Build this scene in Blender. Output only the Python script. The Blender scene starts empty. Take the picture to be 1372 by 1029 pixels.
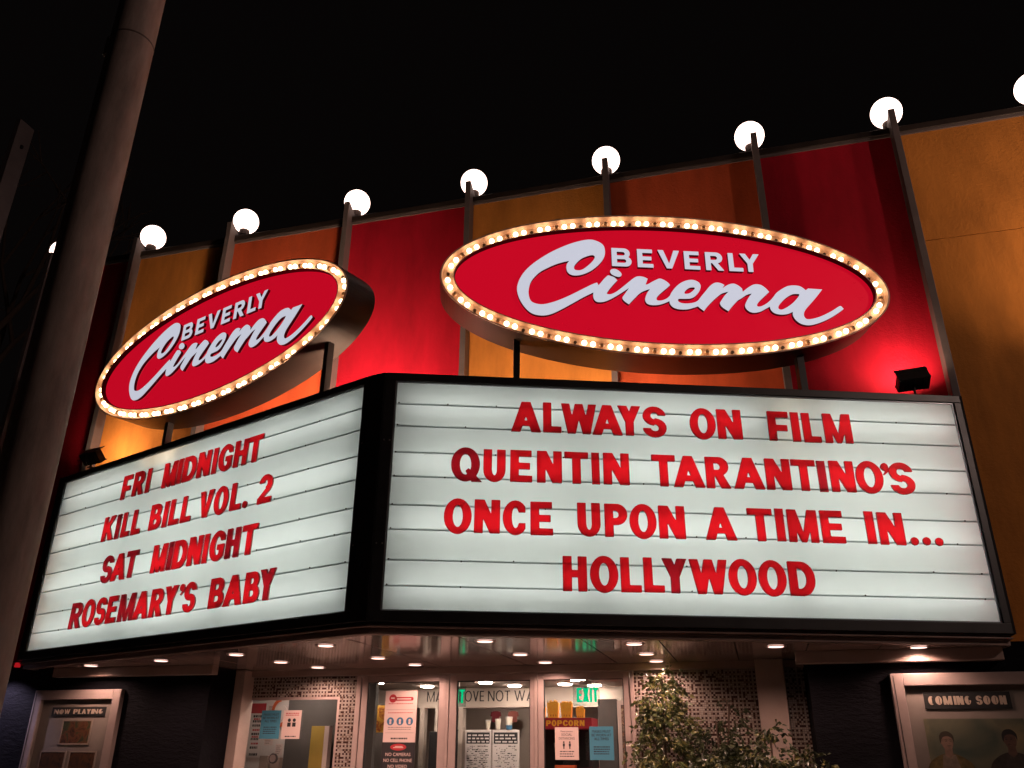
import bpy, math, random
import numpy as np
from mathutils import Vector, Matrix, geometry as mg
random.seed(7)
SC = bpy.context.scene
COL = SC.collection

# ------------------------------------------------------------------ camera
YAW, PITCH, ROLL = -0.27227, 0.42215, 0.00785
_f = Vector((math.sin(YAW)*math.cos(PITCH), math.cos(YAW)*math.cos(PITCH), math.sin(PITCH)))
_r0 = Vector((math.cos(YAW), -math.sin(YAW), 0)); _u0 = _r0.cross(_f)
_r = math.cos(ROLL)*_r0 + math.sin(ROLL)*_u0
_u = -math.sin(ROLL)*_r0 + math.cos(ROLL)*_u0
cam_d = bpy.data.cameras.new('camera'); cam = bpy.data.objects.new('camera', cam_d); COL.objects.link(cam)
M = Matrix.Identity(4)
for i in range(3):
    M[i][0] = _r[i]; M[i][1] = _u[i]; M[i][2] = -_f[i]
M[0][3], M[1][3], M[2][3] = 0, -8.707, 1.6
cam.matrix_world = M
cam_d.sensor_width = 36; cam_d.lens = 1119.88/1372*36
cam_d.clip_start = .05; cam_d.clip_end = 600
SC.camera = cam

# ------------------------------------------------------------------ world: night sky
w = bpy.data.worlds.new('World'); SC.world = w; w.use_nodes = True
nt = w.node_tree; bg = nt.nodes['Background']
sky = nt.nodes.new('ShaderNodeTexSky'); sky.sky_type = 'NISHITA'; sky.sun_disc = False
sky.sun_elevation = math.radians(-5); sky.sun_rotation = math.radians(200)
mixw = nt.nodes.new('ShaderNodeMix'); mixw.data_type = 'RGBA'
mixw.inputs[0].default_value = .985
nt.links.new(sky.outputs[0], mixw.inputs[6]); mixw.inputs[7].default_value = (.036, .027, .026, 1)
nt.links.new(mixw.outputs[2], bg.inputs[0]); bg.inputs[1].default_value = .05
vs = SC.view_settings
vs.view_transform = 'Standard'; vs.look = 'None'; vs.gamma = 1; vs.use_curve_mapping = False; vs.exposure = 0
SC.display_settings.display_device = 'sRGB'
cy = SC.cycles
cy.use_denoising = True; cy.max_bounces = 7; cy.diffuse_bounces = 4; cy.glossy_bounces = 4; cy.transmission_bounces = 6
cy.transparent_max_bounces = 10; cy.sample_clamp_indirect = 6; cy.use_light_tree = True
cy.caustics_reflective = False; cy.caustics_refractive = False; cy.blur_glossy = .3

# ------------------------------------------------------------------ materials
def mat(name, col, rough=.6, metal=0, var=0, vscale=3, bump=0, bscale=40, emit=None, es=1, spec=.5, col2=None, detail=6, stretch=None, vstretch=None):
    m = bpy.data.materials.new(name); m.use_nodes = True
    n = m.node_tree.nodes; l = m.node_tree.links; b = n['Principled BSDF']
    b.inputs['Base Color'].default_value = (*col, 1); b.inputs['Roughness'].default_value = rough
    b.inputs['Metallic'].default_value = metal; b.inputs['Specular IOR Level'].default_value = spec
    tc = n.new('ShaderNodeTexCoord'); src = tc.outputs['Object']
    if stretch:
        mp = n.new('ShaderNodeMapping'); mp.inputs['Scale'].default_value = stretch; l.new(src, mp.inputs[0]); src = mp.outputs[0]
    if var or col2:
        t = n.new('ShaderNodeTexNoise'); t.inputs['Scale'].default_value = vscale; t.inputs['Detail'].default_value = detail
        t.inputs['Roughness'].default_value = .65
        vsrc = src
        if vstretch:
            mv = n.new('ShaderNodeMapping'); mv.inputs['Scale'].default_value = vstretch; l.new(src, mv.inputs[0]); vsrc = mv.outputs[0]
        l.new(vsrc, t.inputs['Vector'])
        r = n.new('ShaderNodeValToRGB'); r.color_ramp.elements[0].position = .3; r.color_ramp.elements[1].position = .7
        c2 = col2 or tuple(c*(1+var) for c in col)
        c1 = col if col2 else tuple(c*(1-var) for c in col)
        r.color_ramp.elements[0].color = (*c1, 1); r.color_ramp.elements[1].color = (*c2, 1)
        l.new(t.outputs['Fac'], r.inputs[0]); l.new(r.outputs[0], b.inputs['Base Color'])
        mr = n.new('ShaderNodeMapRange'); mr.inputs[3].default_value = max(.02, rough-.08); mr.inputs[4].default_value = min(1, rough+.1)
        l.new(t.outputs['Fac'], mr.inputs[0]); l.new(mr.outputs[0], b.inputs['Roughness'])
    if bump:
        t2 = n.new('ShaderNodeTexNoise'); t2.inputs['Scale'].default_value = bscale; t2.inputs['Detail'].default_value = 8
        t2.inputs['Roughness'].default_value = .7
        l.new(src, t2.inputs['Vector'])
        bp = n.new('ShaderNodeBump'); bp.inputs['Strength'].default_value = bump; bp.inputs['Distance'].default_value = .02
        l.new(t2.outputs['Fac'], bp.inputs['Height']); l.new(bp.outputs[0], b.inputs['Normal'])
    if emit:
        b.inputs['Emission Color'].default_value = (*emit, 1); b.inputs['Emission Strength'].default_value = es
    return m

def translucent_mat(name, col, tcol, fac, rough=.35, var=.05, dirt=0):
    m = bpy.data.materials.new(name); m.use_nodes = True
    n = m.node_tree.nodes; l = m.node_tree.links; b = n['Principled BSDF']; out = n['Material Output']
    b.inputs['Roughness'].default_value = rough
    tr = n.new('ShaderNodeBsdfTranslucent'); mx = n.new('ShaderNodeMixShader'); mx.inputs[0].default_value = fac
    tc = n.new('ShaderNodeTexCoord'); t = n.new('ShaderNodeTexNoise'); t.inputs['Scale'].default_value = 2.2; t.inputs['Detail'].default_value = 7
    mp = n.new('ShaderNodeMapping'); mp.inputs['Scale'].default_value = (1, 1, .5)
    l.new(tc.outputs['Object'], mp.inputs[0]); l.new(mp.outputs[0], t.inputs['Vector'])
    for c, sock in ((col, b.inputs['Base Color']), (tcol, tr.inputs['Color'])):
        r = n.new('ShaderNodeValToRGB'); r.color_ramp.elements[0].position = .25; r.color_ramp.elements[1].position = .75
        r.color_ramp.elements[0].color = (*[x*(1-var) for x in c], 1); r.color_ramp.elements[1].color = (*c, 1)
        l.new(t.outputs['Fac'], r.inputs[0]); l.new(r.outputs[0], sock)
    l.new(b.outputs[0], mx.inputs[1]); l.new(tr.outputs[0], mx.inputs[2]); l.new(mx.outputs[0], out.inputs[0])
    return m

def emat(name, col, s):
    m = bpy.data.materials.new(name); m.use_nodes = True
    n = m.node_tree.nodes; l = m.node_tree.links
    n.remove(n['Principled BSDF']); e = n.new('ShaderNodeEmission'); e.inputs[0].default_value = (*col, 1); e.inputs[1].default_value = s
    l.new(e.outputs[0], n['Material Output'].inputs[0]); return m

def glass_mat(name, tint=(.93, .95, .94), refl=1.0):
    m = bpy.data.materials.new(name); m.use_nodes = True
    n = m.node_tree.nodes; l = m.node_tree.links; n.remove(n['Principled BSDF'])
    t = n.new('ShaderNodeBsdfTransparent'); t.inputs[0].default_value = (*tint, 1)
    g = n.new('ShaderNodeBsdfGlossy'); g.inputs['Roughness'].default_value = .02
    f = n.new('ShaderNodeLayerWeight'); f.inputs[0].default_value = .5
    pw = n.new('ShaderNodeMath'); pw.operation = 'POWER'; pw.inputs[1].default_value = 5
    mu = n.new('ShaderNodeMath'); mu.operation = 'MULTIPLY_ADD'; mu.inputs[1].default_value = .7; mu.inputs[2].default_value = .035*refl
    x = n.new('ShaderNodeMixShader'); l.new(f.outputs['Facing'], pw.inputs[0]); l.new(pw.outputs[0], mu.inputs[0]); l.new(mu.outputs[0], x.inputs[0])
    l.new(t.outputs[0], x.inputs[1]); l.new(g.outputs[0], x.inputs[2]); l.new(x.outputs[0], n['Material Output'].inputs[0]); return m

WALLC = dict(yellow=mat('stucco_yellow', (.50, .185, .034), .8, spec=.2, var=.30, vscale=2.2, vstretch=(1, 1, .28), bump=.4, bscale=28),
             orange=mat('stucco_orange', (.50, .080, .026), .8, spec=.2, var=.28, vscale=2.2, vstretch=(1, 1, .28), bump=.4, bscale=28),
             red=mat('stucco_red', (.37, .004, .018), .8, spec=.2, var=.28, vscale=2.2, vstretch=(1, 1, .28), bump=.4, bscale=28))
m_coping = mat('coping_metal', (.035, .025, .022), .5, .3, var=.3)
m_fin = mat('fin_paint', (.13, .105, .105), .5, .1, var=.15, vscale=4, bump=.05)
m_black = mat('marquee_black', (.014, .0135, .014), .42, 0, var=.4, vscale=5, bump=.05, bscale=60)
m_fascia = mat('fascia_brown_metal', (.20, .14, .12), .38, .2, var=.3, vscale=3, stretch=(1, 1, 6), bump=.04)
m_panel = translucent_mat('sign_acrylic', (.62, .65, .62), (.855, .878, .845), .55, dirt=1, var=.07)
m_inner = mat('light_box_white', (.8, .82, .8), .7)
m_tube = emat('fluorescent_tube', (.84, 1, .93), 16)
m_rail = translucent_mat('rail_acrylic', (.4, .43, .43), (.80, .84, .84), .7)
m_railline = translucent_mat('rail_shadow_edge', (.4, .42, .43), (.62, .65, .66), .8)
m_red = translucent_mat('letter_red', (.50, .008, .010), (.60, .007, .012), .78, rough=.3)
m_red2 = translucent_mat('letter_dark_red', (.22, .004, .010), (.34, .006, .012), .7, rough=.4)
m_lside = mat('letter_edge_red', (.22, .008, .008), .45, var=.3, vscale=12)
m_soffit = mat('soffit_gloss_paint', (.34, .25, .225), .1, .15, var=.08, vscale=2, bump=.006, bscale=1.6, spec=.85)
m_trim = mat('canopy_beige', (.34, .25, .215), .45, 0, var=.12)
m_alu = mat('door_aluminium', (.50, .39, .36), .38, .35, var=.08, vscale=6)
m_col = mat('column_beige_plaster', (.40, .31, .27), .75, var=.1, vscale=4, bump=.15)
m_navy = mat('stucco_dark_blue', (.0045, .0042, .006), .8, spec=.08, var=.4, vscale=2, bump=1.0, bscale=16, stretch=(.5, 1, 1.4))
m_gasket = mat('black_rubber', (.01, .01, .01), .6)
m_glass = glass_mat('door_glass')
m_glass2 = glass_mat('case_glass', refl=1.1)
m_bulb = emat('warm_bulb', (1, .70, .40), 7.5)
m_deadbulb = mat('clear_unlit_bulb', (.55, .33, .2), .12, 0, spec=.9)
m_socket = mat('bulb_socket', (.05, .03, .02), .5)
m_trough = mat('trough_enamel', (.66, .44, .33), .42, .1, var=.15, vscale=9)
m_casing = mat('oval_casing_brown', (.020, .012, .010), .42, .3, var=.35, vscale=3, bump=.06, stretch=(1, 1, .3))
m_face = mat('oval_red_face', (.45, .004, .018), .28, 0, emit=(.85, .004, .026), es=.62, var=.1, vscale=1.6)
m_script = mat('script_white_face', (.45, .47, .55), .3, 0, emit=(.80, .83, .97), es=.68)
m_scriptedge = mat('script_edge', (.09, .03, .09), .4)
m_globe = emat('globe_glow', (1, .70, .60), 4.5)
m_neck = mat('globe_neck', (.09, .06, .05), .5)
m_pole = mat('pole_concrete', (.32, .25, .22), .8, 0, spec=.2, var=.4, vscale=5, bump=.1, stretch=(1, 1, .25))
m_down = emat('downlight_lens', (1, .62, .52), 2.6)
m_ring = mat('downlight_ring', (.35, .22, .17), .3, .5)
m_flood = mat('floodlight_body', (.012, .012, .012), .45, var=.4)
m_floodlens = emat('floodlight_lens', (1, .68, .42), 9)
m_asphalt = mat('asphalt', (.045, .045, .047), .85, var=.3, vscale=20, bump=.4, bscale=150)
m_pave = mat('pavement_concrete', (.26, .235, .21), .8, var=.2, vscale=5, bump=.2, bscale=60)
m_kerb = mat('kerb_concrete', (.30, .28, .26), .8, var=.2, bump=.2)
m_white = mat('paper_white', (.62, .55, .53), .7)
m_pink = mat('paper_pinkish', (.66, .50, .46), .7)
m_blue = mat('paper_blue', (.05, .22, .32), .7)
m_ink = mat('print_black', (.015, .013, .015), .6)
m_redink = mat('print_red', (.42, .02, .03), .6)
m_blueink = mat('print_blue', (.04, .14, .26), .6)
m_lobwall = mat('lobby_wall', (.46, .38, .33), .7, var=.05, vscale=2)
m_lobdark = mat('lobby_grey_board', (.10, .085, .08), .6, var=.15)
m_wood = mat('dark_frame', (.06, .035, .03), .45)
m_lobfloor = mat('lobby_carpet', (.12, .05, .04), .9, var=.3, vscale=8)
m_exit = emat('exit_green', (.0, .72, .30), .9)
m_exitplate = glass_mat('exit_clear_plate', (.75, .82, .8), 1.2)
m_lamp2 = emat('lobby_lamp', (1, .78, .66), 105)
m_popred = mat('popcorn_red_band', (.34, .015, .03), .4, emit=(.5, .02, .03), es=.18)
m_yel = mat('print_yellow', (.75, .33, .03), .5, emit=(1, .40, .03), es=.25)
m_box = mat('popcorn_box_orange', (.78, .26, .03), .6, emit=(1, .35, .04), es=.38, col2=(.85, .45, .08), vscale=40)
m_cup = mat('paper_cup', (.7, .62, .52), .6)
m_orange = mat('print_orange', (.62, .12, .04), .6)
m_ybox = mat('yellow_card', (.42, .27, .05), .6, var=.1)
m_pinkbright = mat('print_magenta', (.75, .03, .12), .5, emit=(.9, .03, .12), es=.15)
m_case_alu = mat('case_aluminium', (.30, .235, .215), .42, .35, var=.1, vscale=6)
m_case_back = mat('case_backing_felt', (.25, .195, .175), .7, var=.12, vscale=2)
m_cream = mat('lettering_cream', (.50, .38, .31), .5)
def poster_mat(name, cols, scale, seed):
    m = mat(name, (.1, .1, .1), .45)
    n = m.node_tree.nodes; l = m.node_tree.links; b = n['Principled BSDF']; tc = n.new('ShaderNodeTexCoord')
    mp = n.new('ShaderNodeMapping'); mp.inputs['Location'].default_value = (seed, seed*.7, seed*1.3); l.new(tc.outputs['Object'], mp.inputs[0])
    t = n.new('ShaderNodeTexNoise'); t.inputs['Scale'].default_value = scale; t.inputs['Detail'].default_value = 5; t.inputs['Distortion'].default_value = 1
    l.new(mp.outputs[0], t.inputs['Vector']); r = n.new('ShaderNodeValToRGB')
    e = r.color_ramp.elements
    for k, c in enumerate(cols):
        p = .32+.36*k/(len(cols)-1)
        if k < 2: e[k].position = p; e[k].color = (*c, 1)
        else:
            q = e.new(p); q.color = (*c, 1)
    l.new(t.outputs['Fac'], r.inputs[0]); l.new(r.outputs[0], b.inputs['Base Color']); return m
m_posterdark = poster_mat('poster_field_green', [(.05, .07, .06), (.14, .13, .09), (.30, .22, .12)], 1.5, 1)
m_photo = poster_mat('photo_print_brown', [(.02, .012, .01), (.16, .06, .03), (.05, .06, .03), (.02, .02, .03)], 9, 3)
m_photo2 = poster_mat('photo_print_dim', [(.01, .01, .01), (.11, .045, .02), (.03, .02, .02)], 7, 9)
m_comic = poster_mat('poster_collage', [(.12, .08, .06), (.35, .22, .15), (.08, .05, .05), (.30, .12, .07), (.4, .3, .2)], 22, 5)
m_comic2 = poster_mat('poster_warm_collage', [(.6, .30, .04), (.75, .4, .05), (.3, .06, .02), (.7, .3, .03)], 12, 6)

# ------------------------------------------------------------------ object helpers
def clean(n): return n
class MB:
    def __init__(s): s.v = []; s.f = []; s.m = []; s.mi = 0
    def poly(s, pts):
        k = len(s.v); s.v += [tuple(p) for p in pts]; s.f.append(list(range(k, k+len(pts)))); s.m.append(s.mi)
    def box(s, x0, y0, z0, x1, y1, z1):
        k = len(s.v)
        s.v += [(x0, y0, z0), (x1, y0, z0), (x1, y1, z0), (x0, y1, z0), (x0, y0, z1), (x1, y0, z1), (x1, y1, z1), (x0, y1, z1)]
        for q in ((3, 2, 1, 0), (4, 5, 6, 7), (0, 1, 5, 4), (1, 2, 6, 5), (2, 3, 7, 6), (3, 0, 4, 7)):
            s.f.append([k+i for i in q]); s.m.append(s.mi)
        return s
    def prism(s, pts, z0, z1):
        a = sum(pts[i][0]*pts[(i+1) % len(pts)][1]-pts[(i+1) % len(pts)][0]*pts[i][1] for i in range(len(pts)))
        if a < 0: pts = pts[::-1]
        n = len(pts); k = len(s.v)
        s.v += [(p[0], p[1], z0) for p in pts]+[(p[0], p[1], z1) for p in pts]
        s.f.append([k+i for i in range(n)][::-1]); s.m.append(s.mi)
        s.f.append([k+n+i for i in range(n)]); s.m.append(s.mi)
        for i in range(n):
            j = (i+1) % n; s.f.append([k+i, k+j, k+n+j, k+n+i]); s.m.append(s.mi)
        return s
    def cyl(s, c, r0, r1, z0, z1, n=20, axis='z'):
        k = len(s.v)
        for r, z in ((r0, z0), (r1, z1)):
            for i in range(n):
                a = 2*math.pi*i/n; x, y = r*math.cos(a), r*math.sin(a)
                if axis == 'z': s.v.append((c[0]+x, c[1]+y, c[2]+z))
                elif axis == 'y': s.v.append((c[0]+x, c[1]+z, c[2]-y))
                else: s.v.append((c[0]+z, c[1]+x, c[2]+y))
        s.f.append([k+i for i in range(n)][::-1]); s.m.append(s.mi)
        s.f.append([k+n+i for i in range(n)]); s.m.append(s.mi)
        for i in range(n):
            j = (i+1) % n; s.f.append([k+i, k+j, k+n+j, k+n+i]); s.m.append(s.mi)
        return s
    def sphere(s, c, r, nu=12, nv=8, top=None, sy=1):
        k = len(s.v); rows = []
        for j in range(nv+1):
            a = math.pi*j/nv
            for i in range(nu):
                b = 2*math.pi*i/nu
                s.v.append((c[0]+r*math.sin(a)*math.cos(b), c[1]+sy*r*math.sin(a)*math.sin(b), c[2]+r*math.cos(a)))
        for j in range(nv):
            for i in range(nu):
                i2 = (i+1) % nu
                s.f.append([k+j*nu+i, k+(j+1)*nu+i, k+(j+1)*nu+i2, k+j*nu+i2]); s.m.append(s.mi)
        return s
    def tube(s, pts, r, n=8):
        for a, b in zip(pts, pts[1:]):
            a, b = Vector(a), Vector(b); d = (b-a).normalized(); p = d.orthogonal().normalized(); q = d.cross(p); k = len(s.v)
            for o, rr in ((a, r if not isinstance(r, tuple) else r[0]), (b, r if not isinstance(r, tuple) else r[1])):
                for i in range(n):
                    t = 2*math.pi*i/n; s.v.append(tuple(o+rr*(math.cos(t)*p+math.sin(t)*q)))
            s.f.append([k+i for i in range(n)][::-1]); s.f.append([k+n+i for i in range(n)]); s.m += [s.mi]*2
            for i in range(n):
                j = (i+1) % n; s.f.append([k+i, k+j, k+n+j, k+n+i]); s.m.append(s.mi)
        return s
    def mesh(s, name, mats, smooth=False):
        me = bpy.data.meshes.new(name); me.from_pydata(s.v, [], s.f)
        for m in (mats if isinstance(mats, (list, tuple)) else [mats]): me.materials.append(m)
        me.polygons.foreach_set('material_index', s.m)
        if smooth: me.polygons.foreach_set('use_smooth', [True]*len(s.f))
        me.update(); return me
    def build(s, name, mats, parent=None, smooth=False, bevel=0):
        o = link(name, s.mesh(name, mats, smooth), parent)
        if bevel:
            b = o.modifiers.new('bevel', 'BEVEL'); b.width = bevel; b.segments = 2; b.limit_method = 'ANGLE'
        return o
def link(name, data, parent=None, loc=None, rz=None):
    o = bpy.data.objects.new(name, data); COL.objects.link(o)
    if parent: o.parent = parent
    if loc is not None: o.location = loc
    if rz is not None: o.rotation_euler = (0, 0, rz)
    return o
def tag(o, label=None, cat=None, group=None, kind=None):
    for k, v in (('label', label), ('category', cat), ('group', group), ('kind', kind)):
        if v: o[k] = v
    return o
def thing(name, label, cat, loc=(0, 0, 0), rz=0, group=None):
    return tag(link(name, None, None, loc, rz), label, cat, group)
def box(x0, y0, z0, x1, y1, z1): return MB().box(x0, y0, z0, x1, y1, z1)

# ------------------------------------------------------------------ glyph engine (outlines from simple shapes)
def f_poly(P):
    P = np.array(P, float)
    def f(X, Y):
        d = np.full(X.shape, 1e9); ins = np.zeros(X.shape, bool); n = len(P)
        for i in range(n):
            ax, ay = P[i]; bx, by = P[(i+1) % n]; ex, ey = bx-ax, by-ay
            t = np.clip(((X-ax)*ex+(Y-ay)*ey)/(ex*ex+ey*ey+1e-12), 0, 1)
            d = np.minimum(d, np.hypot(X-ax-t*ex, Y-ay-t*ey))
            c = ((ay > Y) != (by > Y)) & (X < (bx-ax)*(Y-ay)/((by-ay) if by != ay else 1e-12)+ax)
            ins ^= c
        return np.where(ins, d, -d)
    return f
def f_rect(x0, y0, x1, y1): return lambda X, Y: np.minimum(np.minimum(X-x0, x1-X), np.minimum(Y-y0, y1-Y))
def f_ell(cx, cy, a, b): return lambda X, Y: (1-np.sqrt(((X-cx)/a)**2+((Y-cy)/b)**2))*min(a, b)
def f_or(*fs): return lambda X, Y: np.maximum.reduce([f(X, Y) for f in fs])
def f_and(*fs): return lambda X, Y: np.minimum.reduce([f(X, Y) for f in fs])
def f_sub(a, *bs): return lambda X, Y: np.minimum.reduce([a(X, Y)]+[-b(X, Y) for b in bs])
def f_ring(cx, cy, a, b, t, u): return f_sub(f_ell(cx, cy, a, b), f_ell(cx, cy, a-t, b-u))
def f_d(x0, y0, x1, y1, k=1.0):
    r = (y1-y0)/2; rx = min(r*k, (x1-x0)*.95); c = x1-rx
    return f_or(f_rect(x0, y0, c, y1), f_and(f_ell(c, (y0+y1)/2, rx, r), f_rect(c-.01, y0-1, x1+1, y1+1)))
def glyph_field(ch, w, t, u):
    R, P = f_rect, f_poly; h = w/2
    if ch == 'A':
        ap = t*.55; yi = (h-1.14*t)/max(h-ap, .01)
        return f_sub(P([(0, 0), (h-ap, 1), (h+ap, 1), (w, 0)]), f_sub(P([(t*1.14, -.1), (t*1.14, 0), (h, min(yi, .86)), (w-t*1.14, 0), (w-t*1.14, -.1)]), R(-1, .2, w+1, .2+u*.85)))
    if ch == 'B':
        return f_or(f_sub(f_d(0, .44, w*.93, 1), f_d(t, .44+u*.8, w*.93-t*.95, 1-u)), f_sub(f_d(0, 0, w, .56), f_d(t, u, w-t, .56-u*.8)))
    if ch in 'CG':
        a = w*.56; ring = f_ring(a, .5, a, .52, t*1.03, u); cut = R(w*.55, .34, w+1, .66)
        c = f_sub(f_and(ring, R(-1, -1, w, 2)), cut)
        if ch == 'G': c = f_or(f_and(f_sub(ring, R(w*.55, .45, w+1, .66)), R(-1, -1, w, 2)), R(w*.52, .36, w, .36+u*.9), R(w-t*.95, .12, w, .5))
        return c
    if ch == 'D': return f_sub(f_d(0, 0, w, 1, .8), f_d(t, u, w-t, 1-u, .8))
    if ch == 'E': return f_or(R(0, 0, t, 1), R(0, 0, w, u), R(0, 1-u, w*.97, 1), R(0, .5-u/2, w*.9, .5+u/2))
    if ch == 'F': return f_or(R(0, 0, t, 1), R(0, 1-u, w, 1), R(0, .44-u/2, w*.92, .44+u/2))
    if ch == 'H': return f_or(R(0, 0, t, 1), R(w-t, 0, w, 1), R(0, .5-u/2, w, .5+u/2))
    if ch == 'I': return R(0, 0, w, 1)
    if ch == 'K': return f_or(R(0, 0, t, 1), P([(t*.8, .33), (w-t*1.2, 1), (w, 1), (t*.8+t*.35, .33)]), P([(t*.8, .62), (w-t*1.2, 0), (w+t*.1, 0), (t*1.3, .78)]))
    if ch == 'L': return f_or(R(0, 0, t, 1), R(0, 0, w, u))
    if ch == 'M':
        q = t*.95
        return f_or(R(0, 0, q, 1), R(w-q, 0, w, 1), P([(0, 1), (q*1.15, 1), (h+t*.28, 0), (h-t*.28, 0), (h-t*.45, .1)]), P([(w, 1), (w-q*1.15, 1), (h-t*.28, 0), (h+t*.28, 0), (h+t*.45, .1)]))
    if ch == 'N': return f_or(R(0, 0, t, 1), R(w-t, 0, w, 1), P([(0, 1), (t*1.12, 1), (w, 0), (w-t*1.12, 0)]))
    if ch == 'O': return f_ring(h, .5, h, .53, t, u)
    if ch == 'Q': return f_or(f_ring(h, .5, h, .53, t, u), P([(h+.0, .3), (h+.1, .38), (w*1.08, -.04), (w*.72, -.04)]))
    if ch == 'P': return f_or(R(0, 0, t, 1), f_sub(f_d(0, .36, w, 1), f_d(t, .36+u, w-t, 1-u)))
    if ch == 'R': return f_or(R(0, 0, t, 1), f_sub(f_d(0, .4, w*.95, 1), f_d(t, .4+u*.9, w*.95-t, 1-u)), P([(w*.28, .5), (w*.28+t*1.1, .5), (w, 0), (w-t*1.15, 0)]))
    if ch in 'S2':
        up = f_ring(h, .7, h*.97, .32, t*.95, u); lo = f_ring(h, .3, h, .32, t*.95, u)
        if ch == 'S': return f_or(f_sub(up, R(h, -1, 2, .72)), f_sub(lo, R(-1, .28, h, 2)))
        return f_or(f_sub(up, R(-1, -1, h, .72), R(-1, -1, w*.52, .69)), R(0, 0, w, u), P([(0, 0), (0, u*.9), (w*.62, .56), (w*.98, .6), (w*.85, .44), (w*.42, u), (w*.3, 0)]))
    if ch == 'T': return f_or(R(0, 1-u, w, 1), R(h-t/2, 0, h+t/2, 1))
    if ch == 'U': return f_or(R(0, .36, t, 1), R(w-t, .36, w, 1), f_and(f_ring(h, .37, h, .39, t, u), R(-1, -1, 2, .37)))
    if ch == 'V': return P([(0, 1), (t*1.1, 1), (h, .26), (w-t*1.1, 1), (w, 1), (h+t*.5, 0), (h-t*.5, 0)])
    if ch == 'W':
        a = w*.29; b = w-a; q = t*.95
        return f_or(P([(0, 1), (q*1.05, 1), (a+q*.5, 0), (a-q*.5, 0)]), P([(a-q*.5, 0), (a+q*.5, 0), (h+q*.5, 1), (h-q*.5, 1)]),
                    P([(h-q*.5, 1), (h+q*.5, 1), (b+q*.5, 0), (b-q*.5, 0)]), P([(w-q*1.05, 1), (w, 1), (b+q*.5, 0), (b-q*.5, 0)]))
    if ch == 'Y': return f_or(P([(0, 1), (t*1.15, 1), (h+t*.5, .45), (h-t*.5, .45)]), P([(w-t*1.15, 1), (w, 1), (h+t*.5, .45), (h-t*.5, .45)]), R(h-t/2, 0, h+t/2, .47))
    if ch == 'X': return f_or(P([(0, 1), (t*1.2, 1), (w, 0), (w-t*1.2, 0)]), P([(w, 1), (w-t*1.2, 1), (0, 0), (t*1.2, 0)]))
    if ch == "'": return f_or(f_ell(w*.5, .87, w*.45, .13), P([(w*.95, .86), (w*.9, .72), (w*.35, .6), (w*.2, .63), (w*.55, .74), (w*.6, .85)]))
    if ch == '.': return f_ell(h, h+.0, h, h)
    return R(0, 0, w, 1)
def contours(f, x0, y0, x1, y1, n):
    dx = (y1-y0)/n; nx = int(math.ceil((x1-x0)/dx))+1; ny = n+1
    xs = x0+dx*np.arange(nx)+dx*.137; ys = y0+dx*np.arange(ny)+dx*.093
    X, Y = np.meshgrid(xs, ys, indexing='ij'); F = f(X, Y)
    F[0, :] = F[-1, :] = -1; F[:, 0] = F[:, -1] = -1
    F[F == 0] = -1e-9
    pt = {}; seg = {}
    def edge(i, j, d):
        k = (i, j, d)
        if k not in pt:
            a = F[i, j]; b = F[i+1, j] if d == 0 else F[i, j+1]; t = a/(a-b)
            pt[k] = (xs[i]+(dx*t if d == 0 else 0), ys[j]+(dx*t if d == 1 else 0))
        return k
    S = F > 0
    code = S[:-1, :-1]*1+S[1:, :-1]*2+S[1:, 1:]*4+S[:-1, 1:]*8
    for i, j in zip(*np.nonzero((code > 0) & (code < 15))):
        c = code[i, j]; B = lambda: edge(i, j, 0); Rr = lambda: edge(i+1, j, 1); T = lambda: edge(i, j+1, 0); L = lambda: edge(i, j, 1)
        for a, b in {1: [(L, B)], 2: [(B, Rr)], 3: [(L, Rr)], 4: [(Rr, T)], 5: [(L, T), (Rr, B)], 6: [(B, T)], 7: [(L, T)], 8: [(T, L)], 9: [(T, B)],
                     10: [(B, L), (T, Rr)], 11: [(T, Rr)], 12: [(Rr, L)], 13: [(Rr, B)], 14: [(B, L)]}[int(c)]:
            seg[a()] = b()
    loops = []
    while seg:
        s, e = seg.popitem(); L = [s]
        while e != s and e in seg:
            L.append(e); e = seg.pop(e)
        if len(L) > 5: loops.append([pt[k] for k in L])
    return loops
def rdp(P, eps):
    def rec(a, b):
        A, B = P[a], P[b]; d = math.hypot(B[0]-A[0], B[1]-A[1]) or 1e-9; m = 0; k = -1
        for i in range(a+1, b):
            e = abs((P[i][0]-A[0])*(B[1]-A[1])-(P[i][1]-A[1])*(B[0]-A[0]))/d
            if e > m: m = e; k = i
        return rec(a, k)[:-1]+rec(k, b) if m > eps else [P[a], P[b]]
    n = len(P); h = max(range(n), key=lambda i: math.hypot(P[i][0]-P[0][0], P[i][1]-P[0][1]))
    P = P+[P[0]]
    return rec(0, h)[:-1]+rec(h, n)[:-1]
def area(L): return sum(L[i][0]*L[(i+1) % len(L)][1]-L[(i+1) % len(L)][0]*L[i][1] for i in range(len(L)))/2
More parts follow.
